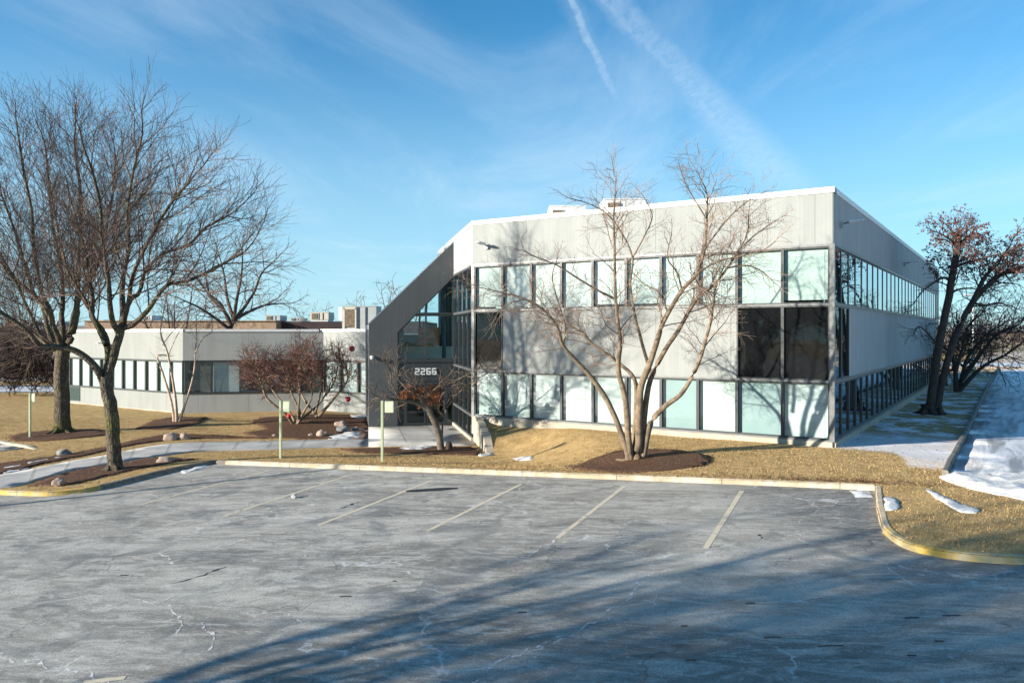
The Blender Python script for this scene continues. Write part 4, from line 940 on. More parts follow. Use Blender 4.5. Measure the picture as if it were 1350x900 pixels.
for pts in ([(842, 604), (862, 607), (878, 611)], [(832, 604), (822, 606), (812, 604)], [(838, 606), (839, 611)]): t.tr.tube([p - Vector((0, 0, .03)) for p in [W(a, c, YD) for a, c in pts]], [.09, .06, .02][:len(pts)] if len(pts) == 3 else [.08, .03], 7)
t.finish('tree', 'multi-stemmed bare tree in a round mulch ring in front of the two storey building', tD, M['bark_tan'], M['twig_tan'])
print('treeD', t.n)
# birch clump
t = Tree(41); bb = G(234, 556); YC = bb.y
PBi = dict(PD); PBi['len'] = [.3, .45, .8, 1.2]; PBi['dens'] = [0, 3.0, 2.2, .9]; PBi['wander'] = [.2, .18, .15, .1]
for pts, dy, r0, r1 in (([(230, 560), (226, 530), (214, 490), (207, 470), (214, 468)], .3, .09, .04), ([(233, 560), (232, 530), (226, 490), (220, 463), (212, 440), (214, 420), (222, 380), (232, 345)], -.5, .10, .018), ([(235, 558), (245, 530), (255, 495), (258, 462), (259, 440), (259, 418)], .5, .085, .02),
                         ([(258, 464), (268, 445), (279, 437), (280, 420)], .5, .04, .014), ([(214, 455), (225, 440), (240, 425), (250, 416)], -.2, .035, .012), ([(222, 468), (232, 445), (244, 425), (250, 410)], .2, .03, .012)):
    t.limb(tr(pts, YC, dy), r0, r1, 2, PBi, .4, 8)
t.finish('birch_tree', 'slender three-stemmed birch with pale bark at the corner of the low wing', bb, M['birch'], M['twig_grey'])
# dense red-brown shrub
def shrub(seed, base, stems, crown, name, label, m1, m2, n2=1.0, spread=1.0, leaf=None, leafn=0, P=None, cat='shrub', leafsel=None):
    t = Tree(seed)
    for st in stems: t.limb(st[0], st[1], st[2], 3, P, st[3] if len(st) > 3 else .45, 8)
    return t.finish(name, label, base, m1, m2, None, cat, leaf, leafn, .09, leafsel)
PS = dict(seg=[3, 3, 4, 5], wander=[.25, .24, .22, .18], trop=[.0, .02, .02, .05], rmin=.0085, t0=[.1, .1, .12, .3], dens=[0, 7, 5.2, 5.0], ang=[.8, .85, .9, .95], len=[.32, .48, .85, 1.25], rad=[.009, .011, .016, .03], split=.02)
bs = G(389, 559); YS = bs.y
st = []
for pts, dy, r0 in (([(386, 560), (376, 545), (352, 525), (345, 505), (338, 488), (330, 478)], -1.2, .09), ([(388, 560), (396, 545), (385, 520), (378, 498), (370, 480)], .6, .08), ([(392, 560), (402, 540), (412, 520), (405, 498), (398, 478)], -.9, .08),
                    ([(390, 560), (400, 550), (418, 535), (428, 522), (440, 505), (445, 485)], 1.4, .09), ([(390, 559), (380, 540), (360, 515), (352, 500), (352, 480)], 1.8, .07), ([(420, 549), (432, 535), (448, 515), (458, 500), (455, 480), (444, 470)], .6, .10), ([(418, 549), (408, 536), (398, 520), (392, 498), (386, 470)], 1.6, .09), ([(392, 558), (394, 530), (396, 500), (392, 475), (398, 462)], -.3, .07), ([(415, 548), (422, 520), (424, 495), (420, 472)], 2.2, .07)):
    st.append((tr(pts, YS, dy), r0, .03, .5))
sh = shrub(51, bs, st, None, 'shrub', 'wide dense red-brown bare shrub in the mulch bed before the low wing', M['bark_tan'], M['twig_red'], P=PS)
# crab apple in front of the entrance with a few orange leaves
PC = dict(PS); PC['dens'] = [0, 6.5, 4.8, 3.0]; PC['len'] = [.25, .4, .7, 1.1]; PC['rmin'] = .006
bc = G(582, 593); YCr = bc.y; st = []
for pts, dy, r0 in (([(582, 595), (578, 570), (570, 550), (562, 535), (556, 525)], 0, .17),):
    st.append((tr(pts, YCr, dy), r0, .11, .9))
for pts, dy, r0 in (([(564, 540), (550, 532), (530, 528), (512, 525), (495, 522), (488, 515)], -.8, .09), ([(565, 540), (556, 525), (549, 514), (546, 506)], .5, .08), ([(584, 590), (583, 565), (588, 540), (595, 530), (610, 512), (625, 502), (645, 490)], .6, .05),
                    ([(560, 530), (570, 515), (590, 506), (612, 496), (635, 482)], -1.0, .05), ([(528, 528), (516, 505), (515, 488), (505, 475)], -.5, .04), ([(556, 526), (536, 512), (522, 495), (520, 480)], 1, .05), ([(560, 528), (575, 512), (584, 506)], -.6, .045)):
    st.append((tr(pts, YCr, dy), r0, .02, .3))
shrub(61, bc, st, None, 'crabapple_tree', 'crooked small tree with a few orange leaves in front of the glass entrance', M['bark_grey'], M['twig_tan'], P=PC, leaf=M['leaf_orange'], leafn=900, cat='tree', leafsel=lambda p: 530 < CX + FPX * p.x / p.y < 580 and p.z < 1.75)
b = MB(); b.tube([bc + Vector((.3, 0, -.05)), bc + Vector((.33, .02, .22)), bc + Vector((.3, 0, .34))], [.17, .15, .11], 8); 
tag(b.build('tree_stump', M['bark_dark'], None, smooth=True), 'short dark sawn stump at the foot of the crooked small tree', 'stump')
# right hand oak holding russet leaves
t = Tree(71); bo = G(1229, 546); YO = bo.y
PO = dict(PD); PO['len'] = [.4, .6, 1.1, 1.9]; PO['dens'] = [0, 5.0, 3.4, 2.3]; PO['rmin'] = .008; PO['trop'] = [0, .02, .02, .1]; PO['ang'] = [.8, .9, 1.0, 1.1]; PO['rad'] = [.01, .012, .02, .045]; PO['t0'] = [.1, .1, .15, .45]
t.limb(tr([(1222, 550), (1229, 515), (1238, 455), (1249, 400), (1256, 360), (1262, 330), (1264, 309)], YO, -.4), .23, .15, 3, PO, .55, 10, ext=False)
t.limb(tr([(1232, 549), (1243, 500), (1256, 454), (1276, 408), (1304, 374), (1320, 362), (1333, 356)], YO, .8), .22, .085, 3, PO, .5, 10)
t.limb(tr([(1275, 412), (1287, 388), (1298, 366), (1312, 350), (1322, 338)], YO, .2, .4), .17, .06, 3, PO, .3, 8)
t.limb(tr([(1250, 352), (1262, 350), (1280, 345), (1305, 338), (1328, 332)], YO, -1.0), .10, .03, 2, PO, .2, 7)
t.limb(tr([(1263, 330), (1255, 318), (1240, 308), (1230, 305)], YO, -.5), .08, .02, 2, PO, .2, 7)
t.limb(tr([(1264, 325), (1275, 312), (1290, 308), (1300, 318)], YO, .8), .07, .02, 2, PO, .2, 7)
t.limb(tr([(1255, 372), (1245, 366), (1232, 372), (1215, 385), (1205, 400)], YO, -1.2), .10, .02, 2, PO, .2, 7)
t.limb(tr([(1250, 390), (1262, 382), (1280, 380), (1296, 384)], YO, -.9), .08, .02, 2, PO, .2, 7)
t.limb(tr([(1237, 460), (1228, 445), (1212, 430), (1205, 440)], YO, -1.0), .06, .02, 2, PO, .2, 7)
t.limb(tr([(1285, 400), (1300, 402), (1320, 400), (1345, 408)], YO, 1.5, .5), .08, .02, 2, PO, .2, 7)
roots(t, bo - Vector((.25, 0, 0)), .34, 5); roots(t, bo + Vector((.2, 0, 0)), .32, 5)
t.finish('oak_tree', 'twin-trunked oak with russet leaves on top beside the shaded side wall', bo, M['bark_dark'], M['twig_dark'], leaf=M['leaf_red'], leafn=5000, leafs=.115, leafsel=lambda p: p.z > 6.9)
# darker trees further along the drive
def simple_tree(seed, base, H, rad, name, label, m1, m2, lv=3, nl=7, P=None, lean=0, th=.35, group=None, r0=None, cat='tree', spread=.8):
    t = Tree(seed); rr = t.r; base = Vector(base); k = H / 8
    top = base + Vector((lean, 0, H * th)); r0 = r0 or .03 * H
    t.limb([base - Vector((0, 0, .1)), base.lerp(top, .5) + Vector((rr.gauss(0, .1), 0, 0)), top], r0, r0 * .75, lv, P, kids=False, ext=False, sides=8)
    for i in range(nl):
        a = i * 2.4 + rr.uniform(-.3, .3); rs = rad * rr.uniform(.6, 1.0); p1 = top - Vector((0, 0, H * th * .25 * rr.random()))
        tipz = base.z + H * rr.uniform(.72, .95) if i % 3 else base.z + H * rr.uniform(.5, .7)
        tip = Vector((top.x + math.cos(a) * rs * spread, top.y + math.sin(a) * rs * spread, tipz))
        mid = p1.lerp(tip, .45) + Vector((math.cos(a) * rs * .12, math.sin(a) * rs * .12, -(tipz - p1.z) * .12))
        t.limb([p1, mid, tip], r0 * .45, r0 * .12, lv, P, .2, 6)
    return t.finish(name, label, base, m1, m2, group, cat)
PF = dict(PD); PF['len'] = [.5, .8, 1.5, 2.2]; PF['dens'] = [0, 3.0, 2.0, 1.3]; PF['rmin'] = .012; PF['rad'] = [.014, .016, .025, .05]
g1 = G(1262, 516)
PK = dict(PF); PK['trop'] = [-.1, -.05, .0, .05]; PK['dens'] = [0, 4.0, 2.6, 2.0]; PK['rmin'] = .016
t = Tree(81); Yk = g1.y
for pts, dy in (([(1262, 517), (1268, 498), (1274, 475), (1288, 455), (1302, 440), (1325, 425)], 2), ([(1263, 517), (1280, 498), (1300, 480), (1325, 468), (1352, 448)], -2), ([(1261, 517), (1260, 490), (1268, 462), (1275, 432), (1295, 412)], -1), ([(1262, 515), (1258, 480), (1252, 455), (1262, 430)], 2), ([(1268, 500), (1290, 470), (1315, 440), (1340, 430)], -3)):
    t.limb(tr(pts, Yk, dy), .20, .05, 3, PK, .4, 7)
t.finish('tree', 'low spreading dark tree behind the oak along the drive', g1, M['bark_dark'], M['twig_dark'])
for i, (px, py, H, rad, lab) in enumerate(((1247, 508, 4.5, 2.6, 'dark bushy tree against the far end of the side wall'), (1272, 496, 5.0, 3.0, 'dark bushy tree where the drive meets the far street'))):
    simple_tree(90 + i, G(px, py), H, rad, 'tree', lab, M['bark_dark'], M['twig_dark'], 3, 7, PK, th=.2)
# trees behind the low wing
PW = dict(PF); PW['len'] = [.6, .9, 1.7, 2.8]; PW['dens'] = [0, 2.8, 2.0, 1.1]; PW['rmin'] = .013; PW['trop'] = [-.05, -.05, .0, .05]
def back_tree(seed, limbs, Y, base, label, P, r=.2, m=None):
    t = Tree(seed)
    for pts, dy in limbs: t.limb(tr(pts, Y, dy), r, .05, 3, P, .25, 7)
    return t.finish('tree', label, base, M['bark_dark'], m or M['twig_grey'])
Yb = 68
back_tree(101, [([(300, 545), (300, 470), (305, 435), (310, 420)], 0), ([(305, 430), (297, 412), (280, 395), (262, 370), (245, 352)], 3), ([(308, 425), (322, 405), (335, 385), (345, 360), (360, 345)], -2), ([(304, 435), (285, 420), (262, 405), (240, 395)], -3), ([(309, 422), (300, 395), (296, 365), (290, 340)], 4), ([(310, 420), (330, 410), (350, 402), (372, 400)], 2), ([(308, 425), (312, 395), (318, 365), (320, 335)], -4), ([(306, 430), (290, 400), (275, 385), (270, 350)], -1)], Yb, W(300, 545, Yb), 'broad bare tree rising behind the roof of the low wing', PW)
simple_tree(103, (W(232, 500, 75).x, 75, -1), 10.5, 4.5, 'tree', 'bare tree behind the left half of the low wing, half hidden by nearer trees', M['bark_dark'], M['twig_far'], 3, 7, PW)
PT = dict(PF); PT['len'] = [.7, 1.0, 1.7, 2.6]; PT['rmin'] = .022; PT['rad'] = [.022, .024, .03, .05]; PT['dens'] = [0, 1.6, 1.3, 1.0]
simple_tree(104, (W(532, 500, 95).x, 95, -1), 10.9, 3.2, 'tree', 'small far bare tree showing over the sloped charcoal wall', M['bark_dark'], M['twig_far'], 3, 6, PT)
simple_tree(105, (W(415, 500, 130).x, 130, -1), 9.2, 4, 'tree', 'tiny far bare tree behind the tan rooftop unit', M['bark_dark'], M['twig_far'], 3, 6, PT)
simple_tree(106, (W(488, 500, 120).x, 120, -1), 9.5, 3, 'tree', 'faint far bare tree just left of the sloped charcoal wall', M['bark_dark'], M['twig_far'], 3, 5, PT)
# scrub row at the far left
PH = dict(PF); PH['len'] = [.5, .7, 1.0, 1.4]; PH['dens'] = [0, 3.8, 3.0, 2.6]; PH['rmin'] = .018; PH['rad'] = [.018, .02, .025, .04]; PH['wander'] = [.25, .22, .2, .15]; PH['trop'] = [.2, .3, .3, .3]
pos = ['leftmost, cut by the photo edge', 'second from the left', 'third from the left', 'fourth from the left', 'fifth, left of the mossy trunk', 'sixth, touching the mossy trunk', 'last, just behind the mossy trunk']
for i, px in enumerate((-16, 0, 14, 28, 42, 57, 74)):
    q = Vector((W(px, 510, 62).x, 62 + (i % 2) * 1.8, -1.0))
    simple_tree(110 + i, q, 5.0 + .3 * (i % 3), 1.9, 'shrub', 'tall dark bare shrub in the far left row, ' + pos[i], M['bark_dark'], M['twig_dark'], 3, 8, PH, th=.10, group='scrub row at the far left', r0=.05, cat='shrub')
drape('snowy_ground', [(-75, 66), (-32, 66), (-34, 74), (-80, 74)], M['snow'], .05, 2.0)
drape('snowy_ground', [(-90, 82), (-36, 82), (-36, 88), (-90, 88)], M['snow'], .05, 2.0)

# ------------------------------------------------------------------ small things
def sign(px, py, top, side, label, pw=13, ph=15, tilt=0):
    g = G(px, py); H = (py - top) / FPX * g.y; t = thing('sign_post', label, 'sign', tuple(g), 'pale green sign posts')
    sc = g.y / FPX
    b = MB(); b.box(g.x - .045, g.x + .045, g.y - .045, g.y + .045, g.z - .1, g.z + H); o = b.build('post', M['signgreen'], t); bv = o.modifiers.new('b', 'BEVEL'); bv.width = .01
    b = MB(); x0 = g.x + .05; x1 = x0 + pw * sc; z1 = g.z + H - .02; z0 = z1 - ph * sc; b.box(x0, x1, g.y - .02, g.y + .01, z0, z1); pl_ = b.build('sign_plate', M['signplate'], t); bv = pl_.modifiers.new('b', 'BEVEL'); bv.width = .006
    b = MB(); w_ = x1 - x0; h_ = z1 - z0
    for k in range(3): b.box(x0 + w_ * .15, x1 - w_ * .15, g.y - .023, g.y - .02, z1 - h_ * (.30 + k * .2), z1 - h_ * (.20 + k * .2))
    b.build('print', M['signtext'], pl_)
sign(370, 604, 528, 1, 'pale green sign post on the grass in front of the red-brown shrub', 10, 14)
sign(504, 608.5, 528, 1, 'pale green sign post on the grass in front of the entrance plaza', 13, 15)
sign(39.5, 577, 518, 1, 'pale green sign post with a white plate by the mulch ring on the far left', 5.5, 11)
def rock(px, py, wpx, hpx, m, label, seed):
    g = G(px, py); sc = g.y / FPX; bm = bmesh.new(); bmesh.ops.create_icosphere(bm, subdivisions=3, radius=1)
    for v in bm.verts:
        n = noise.noise(v.co * 1.3 + Vector((seed * 3.1, 0, 0))) * .35 + noise.noise(v.co * 3 + Vector((0, seed * 2.3, 0))) * .12
        c = v.co * (1 + n); v.co = Vector((c.x * wpx * sc / 2, c.y * wpx * sc * .4, max(-.5, c.z) * hpx * sc * .62 + hpx * sc * .28))
    me = bpy.data.meshes.new('boulder'); bm.to_mesh(me); bm.free(); me.polygons.foreach_set('use_smooth', [True] * len(me.polygons))
    o = bpy.data.objects.new('boulder', me); COL.objects.link(o); me.materials.append(m); o.location = g; tag(o, label, 'boulder')
rock(225, 580, 19, 11, M['rockpink'], 'larger pinkish boulder of the pair beyond the walk bend', 1); rock(243, 579, 14, 9, M['rockpink'], 'smaller brown boulder of the pair beyond the walk bend', 2)
rock(218, 609, 22, 9, M['rockpink'], 'flat pinkish boulder between the walk and the kerb right of the forked tree', 3); rock(84, 600, 19, 9, M['rockgrey'], 'blue-grey boulder beyond the walk left of the forked tree', 4)
rock(77, 640, 17, 11, M['rockpink'], 'round pink boulder by the yellow kerb left of the forked tree', 5); rock(173, 611, 4, 3, M['rockgrey'], 'tiny dark stone just right of the forked trunk', 6)
rock(449, 562, 16, 8, M['rockpink'], 'brown boulder at the back of the group near the entrance plaza', 7); rock(452, 569, 18, 9, M['rockgrey'], 'round grey-green boulder beside the snow near the plaza', 8)
rock(425, 575, 14, 10, M['rockpink'], 'pale pointed boulder at the left of the group near the plaza', 9); rock(469, 568, 9, 6, M['rockgrey'], 'small grey boulder at the right of the group near the plaza', 10); rock(410, 575, 8, 4, M['rockpink'], 'small flat pale stone left of the pointed boulder', 11); rock(362, 575, 7, 3, M['rockpink'], 'small flat stone at the left tip of the shrub bed', 12)
# snow patches
def snowp(pts, hh, seed, off=.05, hf=hgt, name='snow_patch', m='snow'):
    P = [G(px, py, hf) for px, py in pts]; cx = sum(p.x for p in P) / len(P); cy = sum(p.y for p in P) / len(P)
    Q = resample([(p.x, p.y) for p in P], .25, True); Q = [((x - cx) * 1.06 + cx + .09 * noise.noise(Vector((x * 4, y * 4, seed))), (y - cy) * 1.15 + cy + .16 * noise.noise(Vector((x * 4, y * 4, seed + 5)))) for x, y in Q]
    def rf(x, y):
        d = min(math.hypot(x - a, y - c_) for a, c_ in Q); e = noise.fractal(Vector((x * 2.4, y * 2.4, seed)), 1.0, 2.0, 5)
        return (hh + .03) * ss(d / .45) * (.75 + .5 * noise.noise(Vector((x * 1.1, y * 1.6, seed)))) + e * (.035 + hh * .36) * ss(d / .2) - .03
    o = drape(name, Q, M[m], off, .11, .10, hf=hf, rough=rf, kind='stuff'); return o
snowp([(1222, 646), (1232, 648), (1245, 655), (1258, 661), (1284, 671), (1280, 675), (1262, 674), (1248, 665), (1236, 657)], .05, 1)
snowp([(1118, 648), (1135, 644), (1150, 646), (1151, 655), (1135, 658), (1122, 656)], .05, 2, .02, lotz)
snowp([(1166, 656), (1176, 657), (1185, 664), (1180, 671), (1168, 672)], .05, 3)
snowp([(1243, 630), (1256, 625), (1275, 627), (1300, 629), (1330, 627), (1365, 626), (1400, 630), (1400, 660), (1350, 657), (1310, 650), (1280, 643), (1258, 637)], .12, 4, .05)
snowp([(432, 576), (450, 572), (462, 570), (474, 571), (474, 577), (455, 580), (436, 580)], .05, 5, .06)
snowp([(524, 591.5), (545, 588.5), (572, 587.5), (574, 590), (555, 593), (530, 594)], .03, 6, .06)
snowp([(460, 548), (484, 546), (485, 552), (466, 552)], .04, 7, .06)
snowp([(631, 599), (646, 598), (650, 600), (634, 601.5)], .03, 8, .06)
snowp([(240, 620), (262, 614), (282, 608), (286, 611), (262, 619), (244, 623)], .05, 9, .03, lotz)
snowp([(5, 617), (35, 611), (60, 605.5), (78, 602.5), (78, 604), (60, 607.5), (35, 613), (5, 619)], .03, 10, .06)
snowp([(8, 622.5), (35, 617.5), (35, 619), (8, 624)], .03, 11, .06)
snowp([(676, 604), (690, 602), (702, 602), (700, 606), (682, 607)], .02, 12, .04)
snowp([(1150, 560), (1165, 556), (1180, 558), (1172, 563)], .02, 22, .03)
# ornaments hung among the shrub twigs
def ball(px, py, Y, r, label, bow=True):
    c = W(px, py, Y); t = thing('hanging_ornament', label, 'ornament', tuple(c), 'red hanging ornaments')
    bm = bmesh.new(); bmesh.ops.create_uvsphere(bm, u_segments=16, v_segments=10, radius=r); me = bpy.data.meshes.new('ball'); bm.to_mesh(me); bm.free(); me.polygons.foreach_set('use_smooth', [True] * len(me.polygons))
    o = bpy.data.objects.new('ball', me); COL.objects.link(o); o.parent = t; me.materials.append(M['red'])
    b = MB(); b.tube([c + Vector((0, 0, r * .9)), c + Vector((0, 0, r * 1.3))], [r * .2, r * .18], 8); b.build('cap', M['rtu'], t)
    b = MB(); b.tube([c + Vector((0, 0, r * 1.3)), c + Vector((.01, 0, r * 2.6))], [.008, .008], 4); b.build('cord', M['darkmetal'], t)
    if bow:
        for s_ in (-1, 1):
            b = MB(); b.box8([c + Vector((0, -r * .9, r * .75)), c + Vector((s_ * r * .9, -r * .9, r * .3)), c + Vector((s_ * r * .9, -r * .75, r * .3)), c + Vector((0, -r * .75, r * .75)), c + Vector((0, -r * .9, r * 1.0)), c + Vector((s_ * r * .9, -r * .9, r * 1.2)), c + Vector((s_ * r * .9, -r * .75, r * 1.2)), c + Vector((0, -r * .75, r * 1.0))]); b.build('ribbon', M['red'], t, fix=True)
ball(464, 459.5, 43.5, .165, 'round red ornament hanging highest, before the bright wall', False)
ball(459, 526, 43.0, .14, 'red ornament with a bow hanging below the window beside the charcoal wall')
ball(381, 548, 42.0, .11, 'small dark red ornament low in the stems of the red-brown shrub')
# litter on the lot
g = G(388, 656, lotz); bm = bmesh.new(); bmesh.ops.create_icosphere(bm, subdivisions=2, radius=.09)
for v in bm.verts: v.co *= 1 + .5 * noise.noise(v.co * 18); v.co.z *= .7
me = bpy.data.meshes.new('litter'); bm.to_mesh(me); bm.free(); o = bpy.data.objects.new('crumpled_wrapper', me); COL.objects.link(o); me.materials.append(M['rtu']); o.location = g + Vector((0, 0, .05)); tag(o, 'small crumpled pale wrapper lying alone on the asphalt', 'litter')

# ------------------------------------------------------------------ far things
fb = thing('warehouse', 'long low dark flat-roofed building far behind the low wing on the left', 'building', (-60, 100, -1))
b = MB(); b.box(-130, -34.2, 100, 130, -1.2, W(0, 431, 100).z); b.build('wall', M['fardark'], fb)
b = MB(); b.box(-130, -34.1, 99.7, 100, W(0, 431, 100).z - .35, W(0, 429.5, 100).z); b.build('roof_edge', M['rail'], fb)
for i, (x0, x1) in enumerate(((-72, -66), (-60, -56), (-52, -49))): b = MB(); b.box(x0, x1, 99.85, 99.99, -1, 1.6); b.build('dock_door', M['rtu'], fb)
fb2 = thing('warehouse', 'long tan brick building with a flat roof just above the low wing roofline', 'building', (-25, 90, -1))
xA, xB, xC = W(180, 430, 90).x, W(364, 430, 90).x, W(452, 430, 90).x
b = MB(); b.box(xA - 6, xB, 90, 110, -1.2, W(0, 423.5, 90).z); b.build('wall', M['brickfar'], fb2)
b = MB(); b.box(xB, xC + 9, 92, 110, -1.2, W(0, 423.6, 92).z); b.build('side_wall', M['fardark'], fb2)
b = MB(); b.box(xA - 6, xB, 89.8, 110, W(0, 423.5, 90).z, W(0, 422.4, 90).z); b.build('roof_edge', M['brickfar'], fb2)
for k, (px0, px1, py0, py1, Y, m_, lab) in enumerate(((409, 433, 412, 423, 95, M['rtu_tan'], 'tan rooftop unit on the far dark roof left of the large one'), (383, 397, 419.5, 423, 96, M['rtu'], 'small low rooftop unit on the far brick roof right of centre'), (350, 369, 416, 423, 96, M['rtu'], 'dark low rooftop unit on the far brick roof beside the tree'),
                                                    (6, 27, 422.5, 430, 104, M['white'], 'white rooftop box at the left end of the far dark roof'), (28, 42, 423.5, 430, 104, M['rtu'], 'grey rooftop box second from left on the far dark roof'), (44, 75, 424, 430, 105, M['white'], 'long white rooftop box behind the mossy trunk'), (125, 137, 422, 430, 104, M['rtu_tan'], 'cream rooftop unit seen between the two left trees'), (190, 200, 416, 423, 97, M['white'], 'small white rooftop vent box left on the far brick roof'))):
    rtu(px0, px1, py0, py1, Y, 3.0, lab, m_, False)
# right background
def ground_quad(name, px0, px1, pya, pyb, m, off, hf=None):
    pass
b = MB(); b.prism([(38, 97, -.16), (200, 80, -.16), (200, 92, -.16), (38, 112, -.16)], (0, 0, .1)); tag(b.build('far_street', M['drive'], None, fix=True), kind='structure')
b = MB(); b.prism([(36, 93.5, -.2), (200, 76, -.2), (200, 77.2, -.2), (36, 94.7, -.2)], (0, 0, .24)); tag(b.build('far_kerb', M['kerb'], None, fix=True), kind='structure')
# low tan bank beyond the street
b = MB(); nx, ny = 60, 14
for j_ in range(ny + 1):
    for i in range(nx + 1):
        x = 20 + 380 * i / nx; y = 150 + 320 * j_ / ny; z = -.3 + 2.0 * ss(j_ / ny * 1.4) + .5 * noise.noise(Vector((x * .03, y * .03, 0))); b.v.append((x, y, z))
for j_ in range(ny):
    for i in range(nx): a_ = j_ * (nx + 1) + i; b.f.append((a_, a_ + 1, a_ + nx + 2, a_ + nx + 1))
tag(b.build('hill', M['field'], None, smooth=True), kind='structure')
for k, (px, Y, H) in enumerate(((1290, 170, 6.5), (1305, 185, 7.5), (1322, 160, 5.5), (1338, 180, 7.0), (1352, 165, 6.5), (1270, 190, 8))):
    labs = ('first', 'second', 'third', 'fourth', 'fifth', 'leftmost')
    simple_tree(130 + k, (W(px, 450, Y).x, Y, 0), H, 4.0, 'tree', 'far bare tree on the tan bank, ' + ('hidden behind the oak trunks' if k == 5 else labs[k] + ' to the right of the oak'), M['bark_dark'], M['twig_far'], 3, 6, dict(PT, rmin=.035, rad=[.035, .036, .04, .06]), th=.25, group='far trees on the tan bank')
g = G(1283, 492); t = thing('light_pole', 'white lamp post standing behind the oak beside the drive', 'lamp post', tuple(g))
b = MB(); b.tube([g, g + Vector((0, 0, 4)), g + Vector((0, 0, 8.2))], [.12, .10, .07], 10); b.build('pole', M['white'], t); b = MB(); b.tube([g, g + Vector((0, 0, .5))], [.28, .25], 12); b.build('base', M['kerb_yellow'], t)
b = MB(); b.box(g.x - .9, g.x + .1, g.y - .15, g.y + .15, g.z + 8.15, g.z + 8.3); b.build('lamp_head', M['rtu'], t)
# far skyline of woods, low and thin
rr = random.Random(9)
b = MB()
for k in range(2600):
    x = rr.uniform(-420, 420); y = rr.uniform(560, 640); h = 7 + 5 * noise.noise(Vector((x * .02, 0, 3))) + rr.uniform(-1, 2); 
    b.tube([(x, y, -1), (x + rr.gauss(0, .6), y, h * .5), (x + rr.gauss(0, 2.0), y, h)], [.28, .2, .08], 3, False)
tag(b.build('distant_woods', M['twig_far'], None), kind='stuff')

# trees behind and to the left of the viewpoint: they shade the foreground and show in the dark glass
PN = dict(PF); PN['rmin'] = .03; PN['rad'] = [.03, .035, .05, .10]; PN['len'] = [.8, 1.2, 2.2, 3.4]; PN['dens'] = [0, 2.6, 2.2, 1.4]
cast = []
PN2 = dict(PN); PN2['dens'] = [0, .9, .9, .7]; PN2['rad'] = [.03, .035, .06, .15]
for c_, x, H, rd in ((11.6, -19, 10.5, 3.6), (7.2, -30, 14.5, 4.0), (1.0, -33, 16, 5.0), (-6.0, -34, 16, 5.0), (10.0, -25, 12.5, 3.8), (-12, -38, 16, 5), (1.0, -48, 19, 5)):
    cast.append((x, c_ + .40 * x, H, rd))
labs2 = ['nearest to the lot edge', 'second in the row', 'third in the row', 'fourth in the row', 'fifth, crowding the first two', 'at the far end of the row', 'tall one at the back of the group']
for k, (x, y, H, rd) in enumerate(cast):
    simple_tree(150 + k, (x, y, lotz(x, y)), H, rd, 'tree', 'bare street tree behind the viewpoint, ' + labs2[k], M['bark_dark'], M['twig_dark'], 3, 9, PN2 if k in (0, 4) else PN, th=.45 if k == 0 else .5, group='street trees behind the viewpoint', r0=.42 if k in (0, 4) else .5)

pb = Vector((-27, 29.7 - .40 * 27, lotz(-27, 18.9))); t = thing('light_pole', 'tall grey lamp post beyond the left edge of the car park', 'lamp post', tuple(pb))
b = MB(); b.tube([pb, pb + Vector((0, 0, 4)), pb + Vector((0, 0, 7.6))], [.13, .11, .09], 10); b.build('pole', M['rail'], t)
b = MB(); b.tube([pb, pb + Vector((0, 0, .6))], [.28, .26], 12); b.build('base', M['concrete'], t)
b = MB(); b.box(pb.x - .2, pb.x + .8, pb.y - .17, pb.y + .17, pb.z + 7.55, pb.z + 7.7); b.build('lamp_head', M['rail'], t)

# ------------------------------------------------------------------ fallen leaves
rl = random.Random(8); b = MB()
for k in range(2600):
    if k % 3 == 0: q = rl.random(); x = 9.6 + rl.gauss(0, 1.0) - 20 * q * (rl.random() ** 2); y = 20.3 + (9.47 - x) * .42 + abs(rl.gauss(0, .5)) + .05
    elif k % 3 == 1: x = tD.x + rl.gauss(0, 2.6); y = tD.y + rl.gauss(0, 2.0)
    else: x = rl.uniform(-16, 15); y = rl.uniform(16, 34)
    if inlot(x, y) or inpoly(x, y, plazapoly): continue
    z = hgt(x, y) + .035; a = rl.uniform(0, 6.28); l = rl.uniform(.025, .055); h = rl.uniform(0, .03); i = len(b.v); c_, s_ = math.cos(a) * l, math.sin(a) * l
    b.v += [(x - c_, y - s_, z), (x + s_ * .5, y - c_ * .5, z + h), (x + c_, y + s_, z + h), (x - s_ * .5, y + c_ * .5, z + .01)]; b.f.append((i, i + 1, i + 2, i + 3))
tag(b.build('fallen_leaves', M['leaf_dry'], None), kind='stuff')

# bark chips scattered over the edges of the beds
rm = random.Random(12); b = MB()
for o in [o for o in bpy.data.objects if o.name.startswith('mulch_bed')]:
    me = o.data; ec = {}
    for p in me.polygons:
        for e in p.edge_keys: ec[e] = ec.get(e, 0) + 1
    for (i0, i1), n_ in ec.items():
        if n_ != 1: continue
        v = me.vertices[i0].co + o.location
        for _ in range(5):
            x = v.x + rm.gauss(0, .16); y = v.y + rm.gauss(0, .16)
            if inlot(x, y) or inpoly(x, y, plazapoly): continue
            z = hgt(x, y) + (.06 if inpoly(x, y, walkpoly) else .05); a = rm.uniform(0, 3.14); l = rm.uniform(.03, .08); w2 = l * .35; i = len(b.v); c_, s_ = math.cos(a), math.sin(a)
            b.v += [(x - c_ * l, y - s_ * l, z - .02), (x + s_ * w2, y - c_ * w2, z), (x + c_ * l, y + s_ * l, z + .02), (x - s_ * w2, y + c_ * w2, z)]; b.f.append((i, i + 1, i + 2, i + 3))
tag(b.build('bark_chips', M['mulch'], None), kind='stuff')

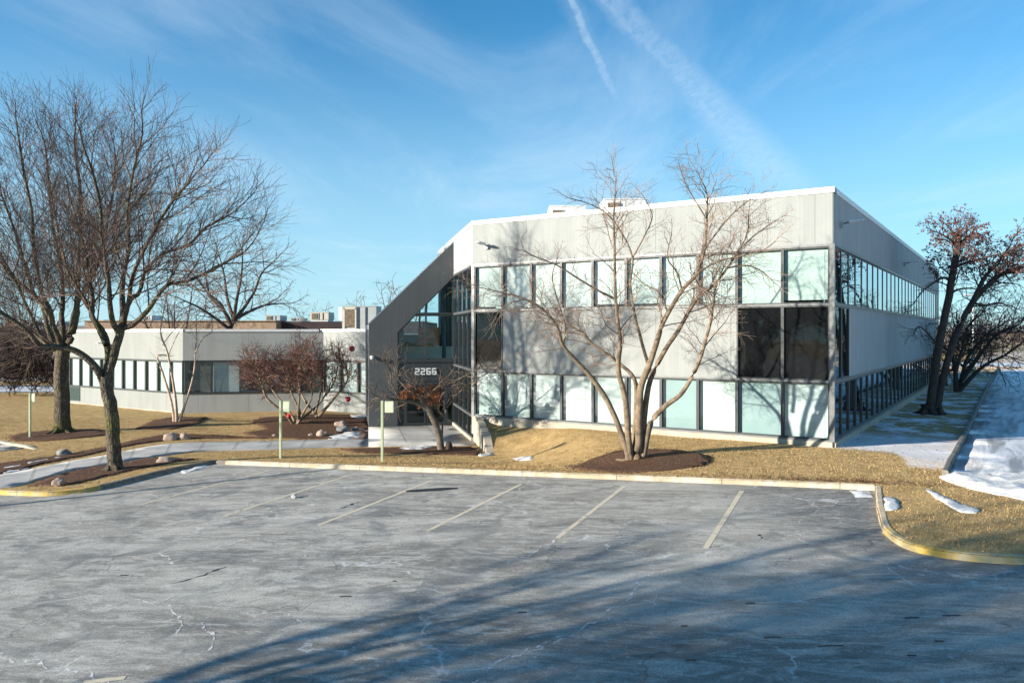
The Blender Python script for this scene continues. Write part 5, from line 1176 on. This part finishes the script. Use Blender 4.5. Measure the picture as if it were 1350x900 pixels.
# ------------------------------------------------------------------ grass blades
import array
rg = random.Random(3); b = MB(); bed_polys = [walkpoly, plazapoly, drivepoly]
beds = [o for o in bpy.data.objects if o.name.startswith('mulch_bed')]
cnt = 0
def in_bld(x, y):
    f = (x - C0.x) * FD.x + (y - C0.y) * FD.y; r = (x - C0.x) * RD.x + (y - C0.y) * RD.y
    if r > -.12 and -.12 < f < 16: return True
    f = (x - Q0.x) * FD.x + (y - Q0.y) * FD.y; r = (x - Q0.x) * RD.x + (y - Q0.y) * RD.y
    return r > -.05 and y > 48
mbb = []
for o in beds:
    xs = [v.co.x + o.location.x for v in o.data.vertices]; ys = [v.co.y + o.location.y for v in o.data.vertices]; mbb.append((min(xs), max(xs), min(ys), max(ys), o))
from mathutils.bvhtree import BVHTree
bv_ = []
for (a_, b_, c_, d_, o) in mbb: bv_.append((a_, b_, c_, d_, BVHTree.FromPolygons([tuple(v.co + o.location) for v in o.data.vertices], [tuple(p.vertices) for p in o.data.polygons])))
while cnt < 90000:
    Y = 13 + 33 * rg.random() ** .8; x = rg.uniform(-.72, .72) * Y
    if inlot(x, Y) or any(inpoly(x, Y, P) for P in bed_polys) or in_bld(x, Y): cnt += 1; continue
    a_ = (x - 11.39) * .5443 + (Y - 27.67) * .8389; bb_ = (x - 11.39) * .8389 - (Y - 27.67) * .5443
    if bb_ > -.2 and a_ + .62 * bb_ > .3: cnt += 1; continue
    hit = False
    for (x0, x1, y0, y1, tree) in bv_:
        if x0 < x < x1 and y0 < Y < y1 and tree.ray_cast(Vector((x, Y, 5)), Vector((0, 0, -1)))[0] is not None: hit = True; break
    if hit: cnt += 1; continue
    z = hgt(x, Y); 
    for k in range(3):
        xx = x + rg.gauss(0, .05); yy = Y + rg.gauss(0, .05); a = rg.uniform(0, 6.28); l = rg.uniform(.02, .05); wd = rg.uniform(.005, .011); le = rg.uniform(.3, 1.2) * l
        i = len(b.v); ca, sa = math.cos(a), math.sin(a)
        b.v += [(xx - ca * wd, yy - sa * wd, z - .01), (xx + ca * wd, yy + sa * wd, z - .01), (xx - sa * le, yy + ca * le, z + l)]; b.f.append((i, i + 1, i + 2))
    cnt += 1
tag(b.build('grass', M['blade'], None), kind='stuff')
print('objects', len(bpy.data.objects))
